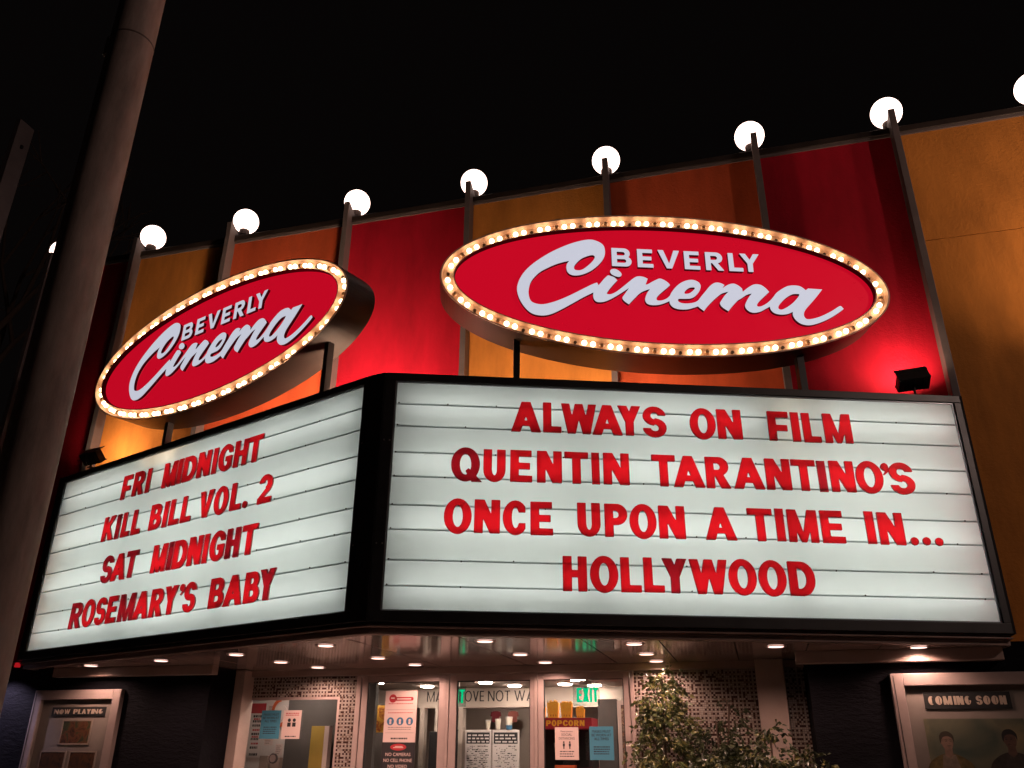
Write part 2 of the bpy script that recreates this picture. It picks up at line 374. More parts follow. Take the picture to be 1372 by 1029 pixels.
def extrude(mb, loops, d0, d1, back=False):
    """loops in (x,z); front face at y=d0 (facing -y), side walls to y=d1"""
    outs = [L if area(L) > 0 else L[::-1] for L in loops if area(L) != 0]
    big = max(range(len(outs)), key=lambda i: abs(area(outs[i])))
    outs = [outs[big]]+[L for i, L in enumerate(outs) if i != big]
    flat = [p for L in outs for p in L]
    tris = mg.tessellate_polygon([[Vector((p[0], p[1], 0)) for p in L] for L in outs])
    k = len(mb.v); n = len(flat)
    mb.v += [(p[0], d0, p[1]) for p in flat]+[(p[0], d1, p[1]) for p in flat]
    for a, b, c in tris:
        A, B, C2 = flat[a], flat[b], flat[c]
        s = (B[0]-A[0])*(C2[1]-A[1])-(B[1]-A[1])*(C2[0]-A[0])
        if abs(s) < 1e-12: continue
        q = [a, b, c] if s > 0 else [a, c, b]
        mb.f.append([k+i for i in q]); mb.m.append(0)
        if back: mb.f.append([k+n+i for i in q[::-1]]); mb.m.append(0)
    off = 0
    for li, L in enumerate(outs):
        m = len(L)
        for i in range(m):
            j = (i+1) % m; q = [k+off+i, k+off+j, k+n+off+j, k+n+off+i]
            if li == 0: q = q[::-1]
            mb.f.append(q); mb.m.append(1)
        off += m
    return mb
_gc = {}
def glyph(ch, w, h, t=.25, u=.2, res=56):
    key = (ch, round(w/h, 2), t, u, res)
    if key not in _gc:
        W = w/h
        if ch == 'I': L = [[(0, 0), (W, 0), (W, 1), (0, 1)]]
        else: L = [rdp(P, .25/res) for P in contours(glyph_field(ch, W, t, u), -.1, -.15, W+.15, 1.15, res)]
        _gc[key] = L
    return [[(x*h, y*h) for x, y in P] for P in _gc[key]]
def text_mesh(name, txt, h, m, parent, loc, rz=0, align='CENTER', depth=.0006, sx=1, space=1.0):
    """flat print set in the built-in font, turned into a mesh"""
    c = bpy.data.curves.new(name, 'FONT'); c.body = txt; c.size = h; c.align_x = align; c.extrude = depth; c.resolution_u = 2; c.space_line = space
    o = bpy.data.objects.new(name, c); COL.objects.link(o); bpy.context.view_layer.update()
    me = bpy.data.meshes.new_from_object(o.evaluated_get(bpy.context.evaluated_depsgraph_get()))
    bpy.data.objects.remove(o); bpy.data.curves.remove(c)
    me.transform(Matrix.Rotation(math.pi/2, 4, 'X') @ Matrix.Diagonal((sx, 1, 1, 1)))
    me.materials.clear(); me.materials.append(m); me.name = name
    return link(name, me, parent, loc, rz)

# ------------------------------------------------------------------ ground
tag(box(-120, -120, -.33, 120, -5.75, -.13).build('road', m_asphalt), kind='structure')
tag(box(-120, -5.746, -.35, 120, -5.6, .0).build('kerb', m_kerb, bevel=.015), kind='structure')
pv = tag(box(-120, -5.596, -.36, 120, 60, -.006).build('pavement', m_pave), kind='structure')

# ------------------------------------------------------------------ marquee geometry helpers
RO = Vector((-2.948, -2.150, 0)); RT = Vector((.939, .345, 0)).normalized(); RN = Vector((-RT.y, RT.x, 0)); RW = 5.417
LO = Vector((-3.276, -2.129, 0)); LT = Vector((.938, -.347, 0)).normalized(); LN = Vector((-LT.y, LT.x, 0)); LW = 5.383
RA = math.atan2(RT.y, RT.x); LA = math.atan2(LT.y, LT.x)
ZB, ZT = 2.72, 4.816
FT, FB = .075, .09    # frame above / below the lit face
def outline(d, ext=0.0):
    """marquee front outline (plan) set back by d from the faces: left end, left corner, right corner, right end"""
    cn = Vector((.02, 1, 0)).normalized(); cl = LO+LT*.075; cr = RO-RT*.105
    def meet(P, T, Q, S):
        den = T.x*S.y-T.y*S.x; a = ((Q.x-P.x)*S.y-(Q.y-P.y)*S.x)/den; return P+T*a
    cd = (cr-cl).normalized(); cp = cl+Vector((-cd.y, cd.x, 0))*d
    A = LO+LN*d; B = RO+RN*d
    pl = meet(A, LT, cp, cd); pr = meet(cp, cd, B, RT)
    le = A-LT*(LW+.10+ext); re = B+RT*(RW+.07+ext)
    return [(p.x, p.y) for p in (le, pl, pr, re)]
def front_y(x, d):
    P = outline(d, 3)
    for (ax, ay), (bx, by) in zip(P, P[1:]):
        if ax <= x <= bx: return ay+(by-ay)*(x-ax)/(bx-ax)
    return -.1

# ------------------------------------------------------------------ cinema building
bld = thing('cinema_building', 'cinema front with tall yellow, orange and red stucco panels above the marquee', 'building')
ZW = 8.387
finx = [(-9.765, -9.695), (-8.232, -8.16), (-6.652, -6.58), (-4.812, -4.74), (-3.052, -2.98), (-1.222, -1.15), (.616, .688), (2.184, 2.256), (3.80, 3.872), (5.6, 5.672)]
cols = ['red', 'red', 'yellow', 'orange', 'red', 'yellow', 'orange', 'red', 'yellow', 'orange', 'red']
colx = [-9.79]+[(a+b)/2 for a, b in finx[1:]]+[7.4]
seq = ['red', 'yellow', 'orange', 'red', 'yellow', 'orange', 'red', 'yellow', 'orange', 'red']
for i in range(len(colx)-1):
    a, b = colx[i], colx[i+1]
    if i == 7:   # the long yellow bay shows a horizontal joint
        o = box(a+.002, 0, 2.60, b-.002, .25, 6.86).build('wall_panel', WALLC[seq[i]], bld)
        o['label'] = 'yellow stucco panel right of the marquee, lower half below the joint'
        o = box(a+.002, 0, 6.868, b-.002, .25, ZW-.02).build('wall_panel', WALLC[seq[i]], bld)
        o['label'] = 'yellow stucco panel right of the marquee, upper half above the joint'
    else:
        o = box(a+.002, 0, 2.60, b-.002, .25, ZW-.02).build('wall_panel', WALLC[seq[i]], bld)
        o['label'] = '%s stucco wall panel' % seq[i]
box(-9.85, .26, 2.6, 7.4, 6.5, ZW-.05).build('upper_block', m_coping, bld)
box(-9.9, -.03, ZW-.018, 7.5, .30, ZW+.07).build('parapet_coping', m_coping, bld, bevel=.01)
box(-9.88, -.018, ZW-.055, 7.48, .0, ZW-.02).build('parapet_drip', m_fin, bld)
for i, (a, b) in enumerate(finx):
    m = MB()
    zt_ = 8.62
    prof = [(-.16, 2.9 if i not in (0, 8, 9) else 2.62), (-.002, 2.9 if i not in (0, 8, 9) else 2.62), (-.002, ZW-.03), (-.034, ZW-.03), (-.034, ZW+.074), (.11, ZW+.074), (.11, ZW+.10), (-.13, zt_), (-.16, zt_)]
    if i in range(1, 8): prof[0] = (-.16, 4.3); prof[1] = (-.002, 4.3)
    k = len(prof)
    m.v = [(a, y, z) for y, z in prof]+[(b, y, z) for y, z in prof]
    m.f = [list(range(k)), list(range(k, 2*k))[::-1]]+[[j, (j+1) % k, k+(j+1) % k, k+j][::-1] for j in range(k)]
    m.m = [0]*len(m.f)
    m.build('fin', m_fin, bld, bevel=.004)
# lower walls
o = box(.475, .0, 0, 7.4, .95, 2.597).build('stucco_wall', m_navy, bld); o['label'] = 'dark blue stucco wall right of the entrance'
o = box(-9.83, .0, 0, -5.93, .695, 2.597).build('stucco_wall', m_navy, bld); o['label'] = 'dark blue stucco wall left of the ticket window'
box(0.0, .47, 0, .275, .695, 2.540).build('column', m_col, bld, bevel=.006)
box(-6.22, .47, 0, -5.86, .69, 2.540).build('column', m_col, bld, bevel=.006) if False else box(-5.925, .47, 0, -5.80, .69, 2.540).build('column', m_col, bld, bevel=.006)
# tiled walls round the entrance
def tiled(name, rects, label):
    base = MB()
    for x0, z0, x1, z1 in rects: base.box(x0, .71, z0, x1, .80, z1)
    o = base.build(name, mat('grout_'+name, (.10, .075, .065), .9), bld); o['label'] = label
    P = .0198; t = MB(); rnd = random.Random(3)
    for x0, z0, x1, z1 in rects:
        nx = int((x1-x0)/P); nz = int((z1-z0)/P)
        px = (x1-x0)/nx; pz = (z1-z0)/nz
        for i in range(nx):
            for j in range(nz):
                z = z0+j*pz
                if z < .9: continue
                r = rnd.random()
                dark = (i % 2 == 0 and j % 2 == 0 and r < .9) or r < .06
                t.mi = 0 if dark else (1 if rnd.random() < .55 else (2 if rnd.random() < .7 else 3))
                dy = rnd.uniform(0, .0012); xx = x0+i*px+.0014; x2 = x0+(i+1)*px-.0014; zz = z+.0014; z2 = z+pz-.0014
                k = len(t.v); y = .704-dy
                t.v += [(xx, y, zz), (x2, y, zz), (x2, y, z2), (xx, y, z2), (xx-.0006, .7095, zz-.0006), (x2+.0006, .7095, zz-.0006), (x2+.0006, .7095, z2+.0006), (xx-.0006, .7095, z2+.0006)]
                for q in ((0, 1, 2, 3), (4, 5, 1, 0), (5, 6, 2, 1), (6, 7, 3, 2), (7, 4, 0, 3)):
                    t.f.append([k+a for a in q]); t.m.append(t.mi)
    tag(t.build('mosaic_tiles', M_TILES, o), kind='stuff')
M_TILES = [mat('tile_dark', (.06, .028, .024), .15), mat('tile_cream', (.38, .335, .30), .2), mat('tile_beige', (.33, .28, .24), .2), mat('tile_taupe', (.22, .16, .13), .18)]
tiled('tiled_wall', [(-1.255, 0, .47, 2.47)], 'mosaic tiled wall right of the doors behind the plants')
tiled('tiled_wall', [(-5.86, 2.25, -4.452, 2.47), (-4.665, 0, -4.452, 2.25), (-5.86, 0, -4.665, .85)], 'mosaic tiled wall round the ticket window')
box(-5.93, .62, 2.475, .475, .70, 2.542).build('entrance_header', m_trim, bld)

# lobby shell
lob = [('lobby_floor', box(-7.0, .85, -.001, 0.6, 5.0, .012), m_lobfloor), ('lobby_ceiling', box(-7.0, .80, 2.50, .6, 5.0, 2.56), m_lobwall),
       ('lobby_back_wall', box(-7.0, 4.9, .02, .6, 5.0, 2.499), m_lobwall), ('lobby_side_wall', box(-7.05, .81, .02, -7.0, 5.0, 2.499), m_lobwall),
       ('lobby_side_wall', box(.60, .96, .02, .65, 5.0, 2.499), m_lobwall), ('entrance_lintel', box(-6.9, .72, 2.475, .47, .80, 2.499), m_col)]
for n, b, m_ in lob: b.build(n, m_, bld)
# ceiling header with wall lettering
hd = box(-6.0, 3.0, 2.245, -1.0, 3.14, 2.498).build('lobby_header', m_lobwall, bld)
def word(txt, x0, x1, z, h, y, m, parent, t=.11, u=.10, name='wall_letter', widths=None, depth=.006):
    W = {'M': 1.05, 'W': 1.25, 'I': .2, 'L': .62, 'E': .62, 'T': .7, 'O': 1.0, 'N': .85, 'V': .8, 'A': .85, 'K': .72, 'R': .7, 'S': .6, 'P': .65, 'C': .85, 'G': .9, 'Y': .75, ' ': .45, 'X': .8}
    ws = [W.get(c, .8) for c in txt]; g = .16; tot = sum(ws)+g*(len(txt)-1); s = (x1-x0)/tot; x = x0; out = []
    for c, ww in zip(txt, ws):
        if c != ' ':
            tt = t*min(1, 1)
            if c == 'I': L = [[(0, 0), (max(t*h, .2*0+t*h), 0), (t*h, h), (0, h)]]
            else: L = glyph(c, ww*s, h, t, u, 40)
            mb = MB(); extrude(mb, L, -depth, 0); o = mb.build(name, [m, m], parent)
            o.location = (x, y, z); out.append(o)
        x += (ww+g)*s
    return out
word('MAKE', -4.465, -4.07, 2.325, .135, 2.999, m_ink, bld)
word('LOVE', -3.99, -3.63, 2.325, .135, 2.999, m_ink, bld)
word('NOT', -3.575, -3.26, 2.325, .135, 2.999, m_ink, bld)
word('WAR', -3.20, -2.82, 2.325, .135, 2.999, m_ink, bld)
# white door-frame like posts below the header
for x in (-4.55, -4.33, -3.985): box(x, 2.98, .02, x+.06, 3.12, 2.244).build('lobby_post', m_lobwall, bld)
box(-4.27, 3.35, .02, -4.0, 3.9, 1.98).build('dark_cabinet_niche', m_ink, bld)
box(-2.93, 2.99, .02, -2.55, 3.1, 2.244).build('lobby_partition', m_lobwall, bld)
box(-1.95, 2.4, .02, -1.72, 2.5, 2.3).build('lobby_partition', m_lobdark, bld)
box(-5.9, 2.2, .02, -4.62, 2.3, 2.25).build('lobby_partition', m_lobdark, bld)

# ------------------------------------------------------------------ marquee
mq = thing('marquee', 'wedge-shaped black cinema marquee with two lit letter boards', 'marquee')
def face_parts(O, T, N, W, A, s0, s1, which):
    """build one letter board; local frame X along the face, Y into the box, Z up; panel spans s0..s1"""
    e = link('letter_board', None, mq, O, A)
    e['label'] = 'lit white %s board of the marquee' % which
    t = .05
    m = MB(); m.box(s0, .012, ZB, s1, .018, ZT)
    m.build('lit_panel', m_panel, e)
    fr = MB()
    sl, sr = (s0-.105, s0) if which == 'right' else (s0-.10, s0), (s1, s1+.07) if which == 'right' else (s1, s1+.075)
    fr.box(sl[0], -.02, ZT, sr[1], .30, ZT+FT); fr.box(sl[0], -.02, ZB-FB, sr[1], .30, ZB)
    fr.box(sl[0], -.02, ZB, sl[1], .30, ZT); fr.box(sr[0], -.02, ZB, sr[1], .30, ZT)
    fr.build('frame', m_black, e, bevel=.005)
    lip = MB()
    for a, b, c, d in ((s0, ZB, s0+.012, ZT), (s1-.012, ZB, s1, ZT), (s0+.012, ZT-.012, s1-.012, ZT), (s0+.012, ZB, s1-.012, ZB+.012)):
        lip.box(a, -.004, b, c, .011, d)
    lip.build('frame_lip', mat('lip_grey_'+which, (.22, .23, .25), .3, .5), e)
    back = MB(); back.box(s0-.01, .34, ZB-.02, s1+.01, .36, ZT+.02)
    back.box(s0-.01, .302, ZB-.02, s1+.01, .34, ZB-.01); back.box(s0-.01, .302, ZT+.01, s1+.01, .34, ZT+.02)
    back.build('light_box_back', m_inner, e)
    n = 3; L = (s1-s0)/n
    yt = .155; zr = [ZB+.22, ZB+.76, ZB+1.32, ZB+1.86]
    for i in range(n):
        for j, z in enumerate(zr):
            tb = MB(); tb.tube([(s0+i*L+.09, yt, z), (s0+(i+1)*L-.09, yt, z)], .019, 6)
            k = {'right': [[.62, .75, .62, .55], [1.0, 1.0, 1.0, 1.0], [1.25, 1.35, 1.25, 1.1]], 'left': [[1.05, .85, .7, .95], [1.0, .8, 1.0, 1.1], [1.1, 1.0, 1.15, 1.3]]}[which][i][j]
            tb.build('fluorescent_tube', TUBES[round(k, 2)] if round(k, 2) in TUBES else newtube(k), e)
    zs = [4.590, 4.372, 4.12, 3.893, 3.632, 3.413, 3.149, 2.930]
    rnd = random.Random(5)
    for z in zs:
        r = MB(); r.box(s0+.02, .0, z-.0045, s1-.02, .0115, z+.006); r.mi = 1; r.box(s0+.02, -.001, z-.0065, s1-.02, .0112, z-.0050)
        x = s0+.035
        while x < s1-.03:
            r.mi = 2; r.cyl((x, 0, z+rnd.choice([-.004, .002, .006])), .007, .007, -.006, .001, 8, 'y'); x += rnd.choice([.62, .9, .45, 1.1])
        r.build('rail', [m_rail, m_railline, m_socket], e)
    sc = MB()
    for z in (3.28, 4.22):
        xx = sl[0]+.03 if which == 'right' else sr[1]-.03
        for dx in ((0, .05) if which == 'right' else (0,)): sc.cyl((xx+dx, -.02, z), .008, .008, -.006, .0, 8, 'y')
    sc.build('screws', mat('screw_'+which, (.35, .3, .28), .35, .8), e)
    return e
TUBES = {}
def newtube(k):
    TUBES[round(k, 2)] = emat('fluorescent_tube_%d' % int(k*100), (.985, .99, 1), 50*k); return TUBES[round(k, 2)]
ER = face_parts(RO, RT, RN, RW, RA, 0, RW, 'right')
EL = face_parts(LO, LT, LN, LW, LA, -LW, 0, 'left')
# corner piece, roof, ends
oc, ic = outline(-.02), outline(.3)
MB().prism([oc[1], oc[2], ic[2], ic[1]], ZB-FB, ZT+FT).build('corner_cover', m_black, mq, bevel=.004)
P = outline(.31)
MB().prism([(P[0][0], -.004)]+P+[(P[3][0], -.004)], 4.3, 4.36).build('marquee_roof', m_coping, mq)
for a, nm in ((outline(-.018)[0], -1), (outline(-.018)[3], 1)):
    x = a[0]
    MB().prism([(x, a[1]), (x+nm*.02, a[1]), (x+nm*.02, -.003), (x, -.003)], ZB-FB, ZT+FT).build('end_panel', m_black, mq)
# stepped fascia below the boards
def band(name, d0, d1, z0, z1, m_, bev=.004):
    a, b = outline(d0), outline(d1)
    MB().prism([(a[0][0]+.004, -.003)]+a+[(a[3][0]-.004, -.003), (b[3][0]-.05, -.003)]+b[::-1]+[(b[0][0]+.05, -.003)], z0, z1).build(name, m_, mq, bevel=bev)
band('fascia', .03, .14, 2.604, 2.629, m_fascia)
band('fascia_moulding', .005, .14, 2.590, 2.603, m_fascia)
band('fascia', .055, .14, 2.540, 2.589, m_fascia)
# glossy soffit panels with open joints
seams = [-8.45, -7.55, -6.55, -5.93, -5.5, -4.45, -3.38, -2.4, -1.41, -.775, -.15, .475, 1.1, 1.75, 2.2]
for a, b in zip(seams, seams[1:]):
    yb = .618 if (a >= -5.94 and b <= .476) else -.003
    a2, b2 = a+.006, b-.006
    P = outline(.15); mid = [p for p in P if a2 < p[0] < b2]
    fr = [(a2, min(front_y(a2, .15), -.02))]+mid+[(b2, min(front_y(b2, .15), -.02))]
    MB().prism(fr+[(b2, yb), (a2, yb)], 2.544, 2.556).build('soffit_panel', m_soffit, mq)
P = outline(.145)
MB().prism([(P[0][0]+.05, -.003)]+P+[(P[3][0]-.05, -.003), (.47, -.003), (.47, .69), (-5.925, .69), (-5.925, -.003)], 2.57, 2.585).build('soffit_deck', m_gasket, mq)
o = box(.375, -.12, 2.435, 2.13, -.004, 2.543).build('soffit_drop', m_trim, mq, bevel=.004); o['label'] = 'beige drop box above the right poster case'
o = box(-8.0, -.12, 2.445, -5.85, -.004, 2.543).build('soffit_drop', m_trim, mq, bevel=.004); o['label'] = 'beige drop box above the left poster case'

# ------------------------------------------------------------------ changeable letters
RT_ROWS = [
 ([4.349, 4.647], [('ALWAYS', [('A', 1.072, 1.351), ('L', 1.37, 1.54), ('W', 1.54, 1.872), ('A', 1.829, 2.115), ('Y', 2.071, 2.293), ('S', 2.308, 2.534)]),
   ('ON', [('O', 2.757, 3.006), ('N', 3.022, 3.258)]), ('FILM', [('F', 3.513, 3.716), ('I', 3.742, 3.82), ('L', 3.851, 4.022), ('M', 4.058, 4.33)])]),
 ([3.868, 4.169], [('QUENTIN', [('Q', .536, .796), ('U', .825, 1.027), ('E', 1.067, 1.268), ('N', 1.31, 1.538), ('T', 1.561, 1.781), ('I', 1.811, 1.883), ('N', 1.916, 2.156)]),
   ("TARANTINO'S", [('T', 2.365, 2.587), ('A', 2.56, 2.855), ('R', 2.868, 3.098), ('A', 3.124, 3.416), ('N', 3.432, 3.669), ('T', 3.682, 3.913), ('I', 3.932, 4.011), ('N', 4.047, 4.281), ('O', 4.294, 4.558), ("'", 4.547, 4.628), ('S', 4.619, 4.858)])]),
 ([3.391, 3.691], [('ONCE', [('O', .49, .734), ('N', .755, .983), ('C', 1.006, 1.208), ('E', 1.251, 1.453)]), ('UPON', [('U', 1.668, 1.874), ('P', 1.911, 2.118), ('O', 2.134, 2.378), ('N', 2.399, 2.636)]),
   ('A', [('A', 2.815, 3.104)]), ('TIME', [('T', 3.213, 3.444), ('I', 3.47, 3.547), ('M', 3.579, 3.856), ('E', 3.889, 4.104)]), ('IN...', [('I', 4.309, 4.391), ('N', 4.425, 4.665), ('.', 4.71, 4.786), ('.', 4.824, 4.9), ('.', 4.941, 5.018)])]),
 ([2.914, 3.215], [('HOLLYWOOD', [('H', 1.529, 1.739), ('O', 1.765, 2.012), ('L', 2.032, 2.212), ('L', 2.234, 2.416), ('Y', 2.398, 2.621), ('W', 2.643, 2.983), ('O', 2.986, 3.239), ('O', 3.254, 3.508), ('D', 3.525, 3.764)])])]
LT_ROWS = [
 ([4.340, 4.632], [('FRI', [('F', -3.943, -3.757), ('R', -3.713, -3.484), ('I', -3.446, -3.37)]), ('MIDNIGHT', [('M', -3.121, -2.865), ('I', -2.845, -2.768), ('D', -2.745, -2.505), ('N', -2.485, -2.258), ('I', -2.221, -2.145), ('G', -2.12, -1.89), ('H', -1.858, -1.64), ('T', -1.635, -1.4)])]),
 ([3.871, 4.163], [('KILL', [('K', -4.179, -3.94), ('I', -3.905, -3.825), ('L', -3.78, -3.61), ('L', -3.575, -3.4)]), ('BILL', [('B', -3.23, -3.01), ('I', -2.975, -2.897), ('L', -2.86, -2.68), ('L', -2.645, -2.465)]),
   ('VOL.', [('V', -2.337, -2.1), ('O', -2.085, -1.85), ('L', -1.81, -1.63), ('.', -1.605, -1.53)]), ('2', [('2', -1.375, -1.165)])]),
 ([3.380, 3.682], [('SAT', [('S', -4.023, -3.80), ('A', -3.81, -3.53), ('T', -3.545, -3.32)]), ('MIDNIGHT', [('M', -3.04, -2.775), ('I', -2.75, -2.672), ('D', -2.65, -2.41), ('N', -2.395, -2.165), ('I', -2.14, -2.06), ('G', -2.035, -1.80), ('H', -1.774, -1.56), ('T', -1.535, -1.30)])]),
 ([2.914, 3.206], [("ROSEMARY'S", [('R', -4.50, -4.25), ('O', -4.24, -3.99), ('S', -3.97, -3.76), ('E', -3.74, -3.545), ('M', -3.505, -3.215), ('A', -3.215, -2.94), ('R', -2.92, -2.69), ('Y', -2.68, -2.455), ("'", -2.435, -2.345), ('S', -2.345, -2.14)]),
   ('BABY', [('B', -1.92, -1.69), ('A', -1.69, -1.41), ('B', -1.385, -1.165), ('Y', -1.175, -.95)])])]
DARK = {('right', 1, 0), ('right', 1, 13), ('right', 3, 4), ('left', 1, 1), ('left', 2, 0), ('left', 2, 2), ('left', 2, 4), ('left', 3, 4), ('left', 3, 0), ('left', 2, 9), ('left', 3, 13)}
ORD = ['first', 'second', 'third', 'fourth', 'fifth', 'sixth', 'seventh', 'eighth', 'ninth', 'tenth', 'eleventh']
ROWN = ['top', 'second', 'third', 'bottom']
rnd = random.Random(11)
def letters(rows, O, T, N, A, which):
    for ri, ((z0, z1), words) in enumerate(rows):
        n = 0
        for wd, ls in words:
            cnt = {}
            for k, (ch, a, b) in enumerate(ls):
                h = z1-z0; mb = MB(); dz = 0
                dark = (which, ri, n) in DARK
                if ch == '.': L = glyph('.', b-a, h, res=44)
                else: L = glyph(ch, b-a, h, .262 if which == 'right' else .27, .205)
                extrude(mb, L, -.018, -.003)
                face = m_red2 if dark else m_red
                nm = {'.': 'full_stop', "'": 'apostrophe'}.get(ch, 'marquee_letter')
                o = mb.build(nm, [face, m_lside])
                p = O+T*a+N*(0); o.location = (p.x, p.y, z0+rnd.uniform(-.003, .003)); o.rotation_euler = (0, rnd.uniform(-.006, .006), A)
                what = {'.': 'full stop', "'": 'apostrophe', '2': 'numeral 2'}.get(ch, 'letter '+ch)
                if wd in ('A', '2'): pos = 'standing alone in the %s row' % ROWN[ri]
                elif ch == '.' and wd == 'IN...': pos = '%s of three after IN, %s row' % (ORD[k-2], ROWN[ri])
                else: pos = '%s character of %s, %s row' % (ORD[k], wd, ROWN[ri])
                tag(o, '%s %s, %s, %s board' % ('dark red' if dark else 'red', what, pos, which), 'letter', 'changeable letters on the %s board' % which)
                n += 1
letters(RT_ROWS, RO, RT, RN, RA, 'right')
letters(LT_ROWS, LO, LT, LN, LA, 'left')

# ------------------------------------------------------------------ oval signs
OUT = [(-0.798,0.5),(-0.957,0.451),(-1.126,0.364),(-1.261,0.272),(-1.394,0.155),(-1.482,0.036),(-1.525,-0.092),(-1.513,-0.203),(-1.459,-0.312),(-1.384,-0.388),(-1.288,-0.411),(-1.191,-0.391),(-1.083,-0.331),(-0.973,-0.259),(-0.863,-0.185),(-0.762,-0.125,1),(-0.764,-0.181),(-0.744,-0.223),(-0.701,-0.234),(-0.635,-0.218),(-0.534,-0.158),(-0.399,-0.057,1),(-0.444,-0.128),(-0.471,-0.173),(-0.454,-0.21),(-0.409,-0.245,1),(-0.354,-0.181),(-0.278,-0.102),(-0.185,-0.058,1),(-0.219,-0.112),(-0.241,-0.175),(-0.233,-0.218),(-0.196,-0.241),(-0.127,-0.241),(-0.064,-0.223),(0.004,-0.19,1),(0.009,-0.224),(0.041,-0.262),(0.101,-0.279),(0.178,-0.276),(0.25,-0.253),(0.29,-0.236,1),(0.318,-0.264),(0.347,-0.287,1),(0.383,-0.238),(0.443,-0.171),(0.512,-0.105),(0.554,-0.074),(0.62,-0.051,1),(0.574,-0.102),(0.538,-0.156),(0.519,-0.192),(0.538,-0.235),(0.596,-0.278,1),(0.64,-0.222),(0.702,-0.153),(0.737,-0.129),(0.805,-0.08),(0.859,-0.062,1),(0.819,-0.115),(0.78,-0.187),(0.776,-0.227),(0.802,-0.266),(0.849,-0.284),(0.918,-0.271),(0.984,-0.233),(1.028,-0.206,1),(1.036,-0.245),(1.068,-0.279),(1.129,-0.293),(1.201,-0.283),(1.259,-0.255,1),(1.255,-0.295),(1.274,-0.344),(1.321,-0.387),(1.39,-0.403),(1.463,-0.39),(1.558,-0.352),(1.666,-0.292),(1.783,-0.207),(1.785,-0.186),(1.769,-0.167),(1.743,-0.175),(1.667,-0.227),(1.559,-0.287),(1.473,-0.321),(1.4,-0.334),(1.372,-0.31),(1.371,-0.27),(1.398,-0.219),(1.463,-0.146),(1.528,-0.072),(1.603,0.021,1),(1.455,0.025,1),(1.429,0.003,1),(1.381,0.044),(1.318,0.055),(1.244,0.043),(1.176,0.004),(1.115,-0.045),(1.083,-0.087),(1.041,-0.135),(0.991,-0.177),(0.943,-0.205),(0.907,-0.211),(0.898,-0.192),(0.922,-0.155),(0.973,-0.102),(1.042,-0.035,1),(1.013,0.006),(0.972,0.04),(0.928,0.05),(0.882,0.041),(0.823,0.002),(0.768,-0.046,1),(0.764,-0.008,1),(0.729,0.026),(0.683,0.046),(0.635,0.035),(0.593,0.01),(0.561,-0.014,1),(0.585,0.025,1),(0.557,0.042),(0.511,0.051),(0.47,0.036),(0.427,-0.002),(0.383,-0.058),(0.339,-0.113),(0.3,-0.166,1),(0.263,-0.191),(0.199,-0.207),(0.137,-0.208),(0.1,-0.194),(0.092,-0.174),(0.104,-0.159),(0.157,-0.156),(0.22,-0.15),(0.268,-0.123),(0.312,-0.07),(0.336,-0.015),(0.332,0.029),(0.299,0.059),(0.245,0.07),(0.181,0.053),(0.124,0.019),(0.073,-0.032),(0.03,-0.092),(0.012,-0.128),(-0.021,-0.16),(-0.069,-0.184),(-0.116,-0.187),(-0.126,-0.165),(-0.108,-0.134),(-0.063,-0.087),(-0.013,-0.041),(0.023,-0.004,1),(0.007,0.022),(-0.03,0.052),(-0.076,0.069),(-0.116,0.052),(-0.164,0.023),(-0.205,-0.004),(-0.227,-0.008,1),(-0.202,0.061,1),(-0.245,0.081),(-0.301,0.084),(-0.346,0.06),(-0.405,0.006),(-0.463,-0.048),(-0.531,-0.107),(-0.588,-0.138),(-0.626,-0.133),(-0.614,-0.105),(-0.573,-0.046),(-0.514,0.026,1),(-0.546,0.063),(-0.606,0.082,1),(-0.647,0.039),(-0.681,-0.007),(-0.707,-0.04,1),(-0.72,-0.009,1),(-0.77,-0.031),(-0.86,-0.085),(-0.971,-0.153),(-1.081,-0.214),(-1.19,-0.262),(-1.287,-0.285),(-1.373,-0.265),(-1.405,-0.211),(-1.411,-0.124),(-1.383,-0.022),(-1.306,0.077),(-1.218,0.139),(-1.129,0.188),(-1.051,0.218),(-0.997,0.233,1),(-1.024,0.187),(-1.025,0.122),(-0.998,0.079),(-0.944,0.063),(-0.866,0.079),(-0.776,0.128),(-0.696,0.203),(-0.643,0.284),(-0.626,0.363),(-0.642,0.441),(-0.708,0.488)]
HOLES = [[(-0.77,0.313),(-0.861,0.273),(-0.918,0.218),(-0.95,0.165),(-0.937,0.129),(-0.876,0.132),(-0.808,0.185),(-0.75,0.252),(-0.734,0.299)],
 [(0.269,-0.019),(0.222,-0.025),(0.18,-0.058),(0.164,-0.086),(0.177,-0.098),(0.217,-0.088),(0.254,-0.059),(0.274,-0.032)],
 [(1.341,-0.045),(1.277,-0.053),(1.197,-0.107),(1.129,-0.181),(1.115,-0.222),(1.145,-0.236),(1.202,-0.208),(1.272,-0.154),(1.33,-0.091),(1.353,-0.054)]]
DOT = [(-0.582,0.131),(-0.564,0.156),(-0.52,0.158),(-0.477,0.124),(-0.467,0.092),(-0.49,0.069),(-0.534,0.076),(-0.572,0.1)]
def smooth_loop(P, n=4):
    out = []; N_ = len(P)
    for i in range(N_):
        p1, p2 = P[i], P[(i+1) % N_]; p0 = P[i-1] if len(p1) < 3 else p1; p3 = P[(i+2) % N_] if len(p2) < 3 else p2
        for k in range(n):
            t = k/n
            out.append(tuple(.5*((2*p1[c])+(-p0[c]+p2[c])*t+(2*p0[c]-5*p1[c]+4*p2[c]-p3[c])*t*t+(-p0[c]+3*p1[c]-3*p2[c]+p3[c])*t**3) for c in (0, 1)))
    return out
EA, EB = 2.297, .820
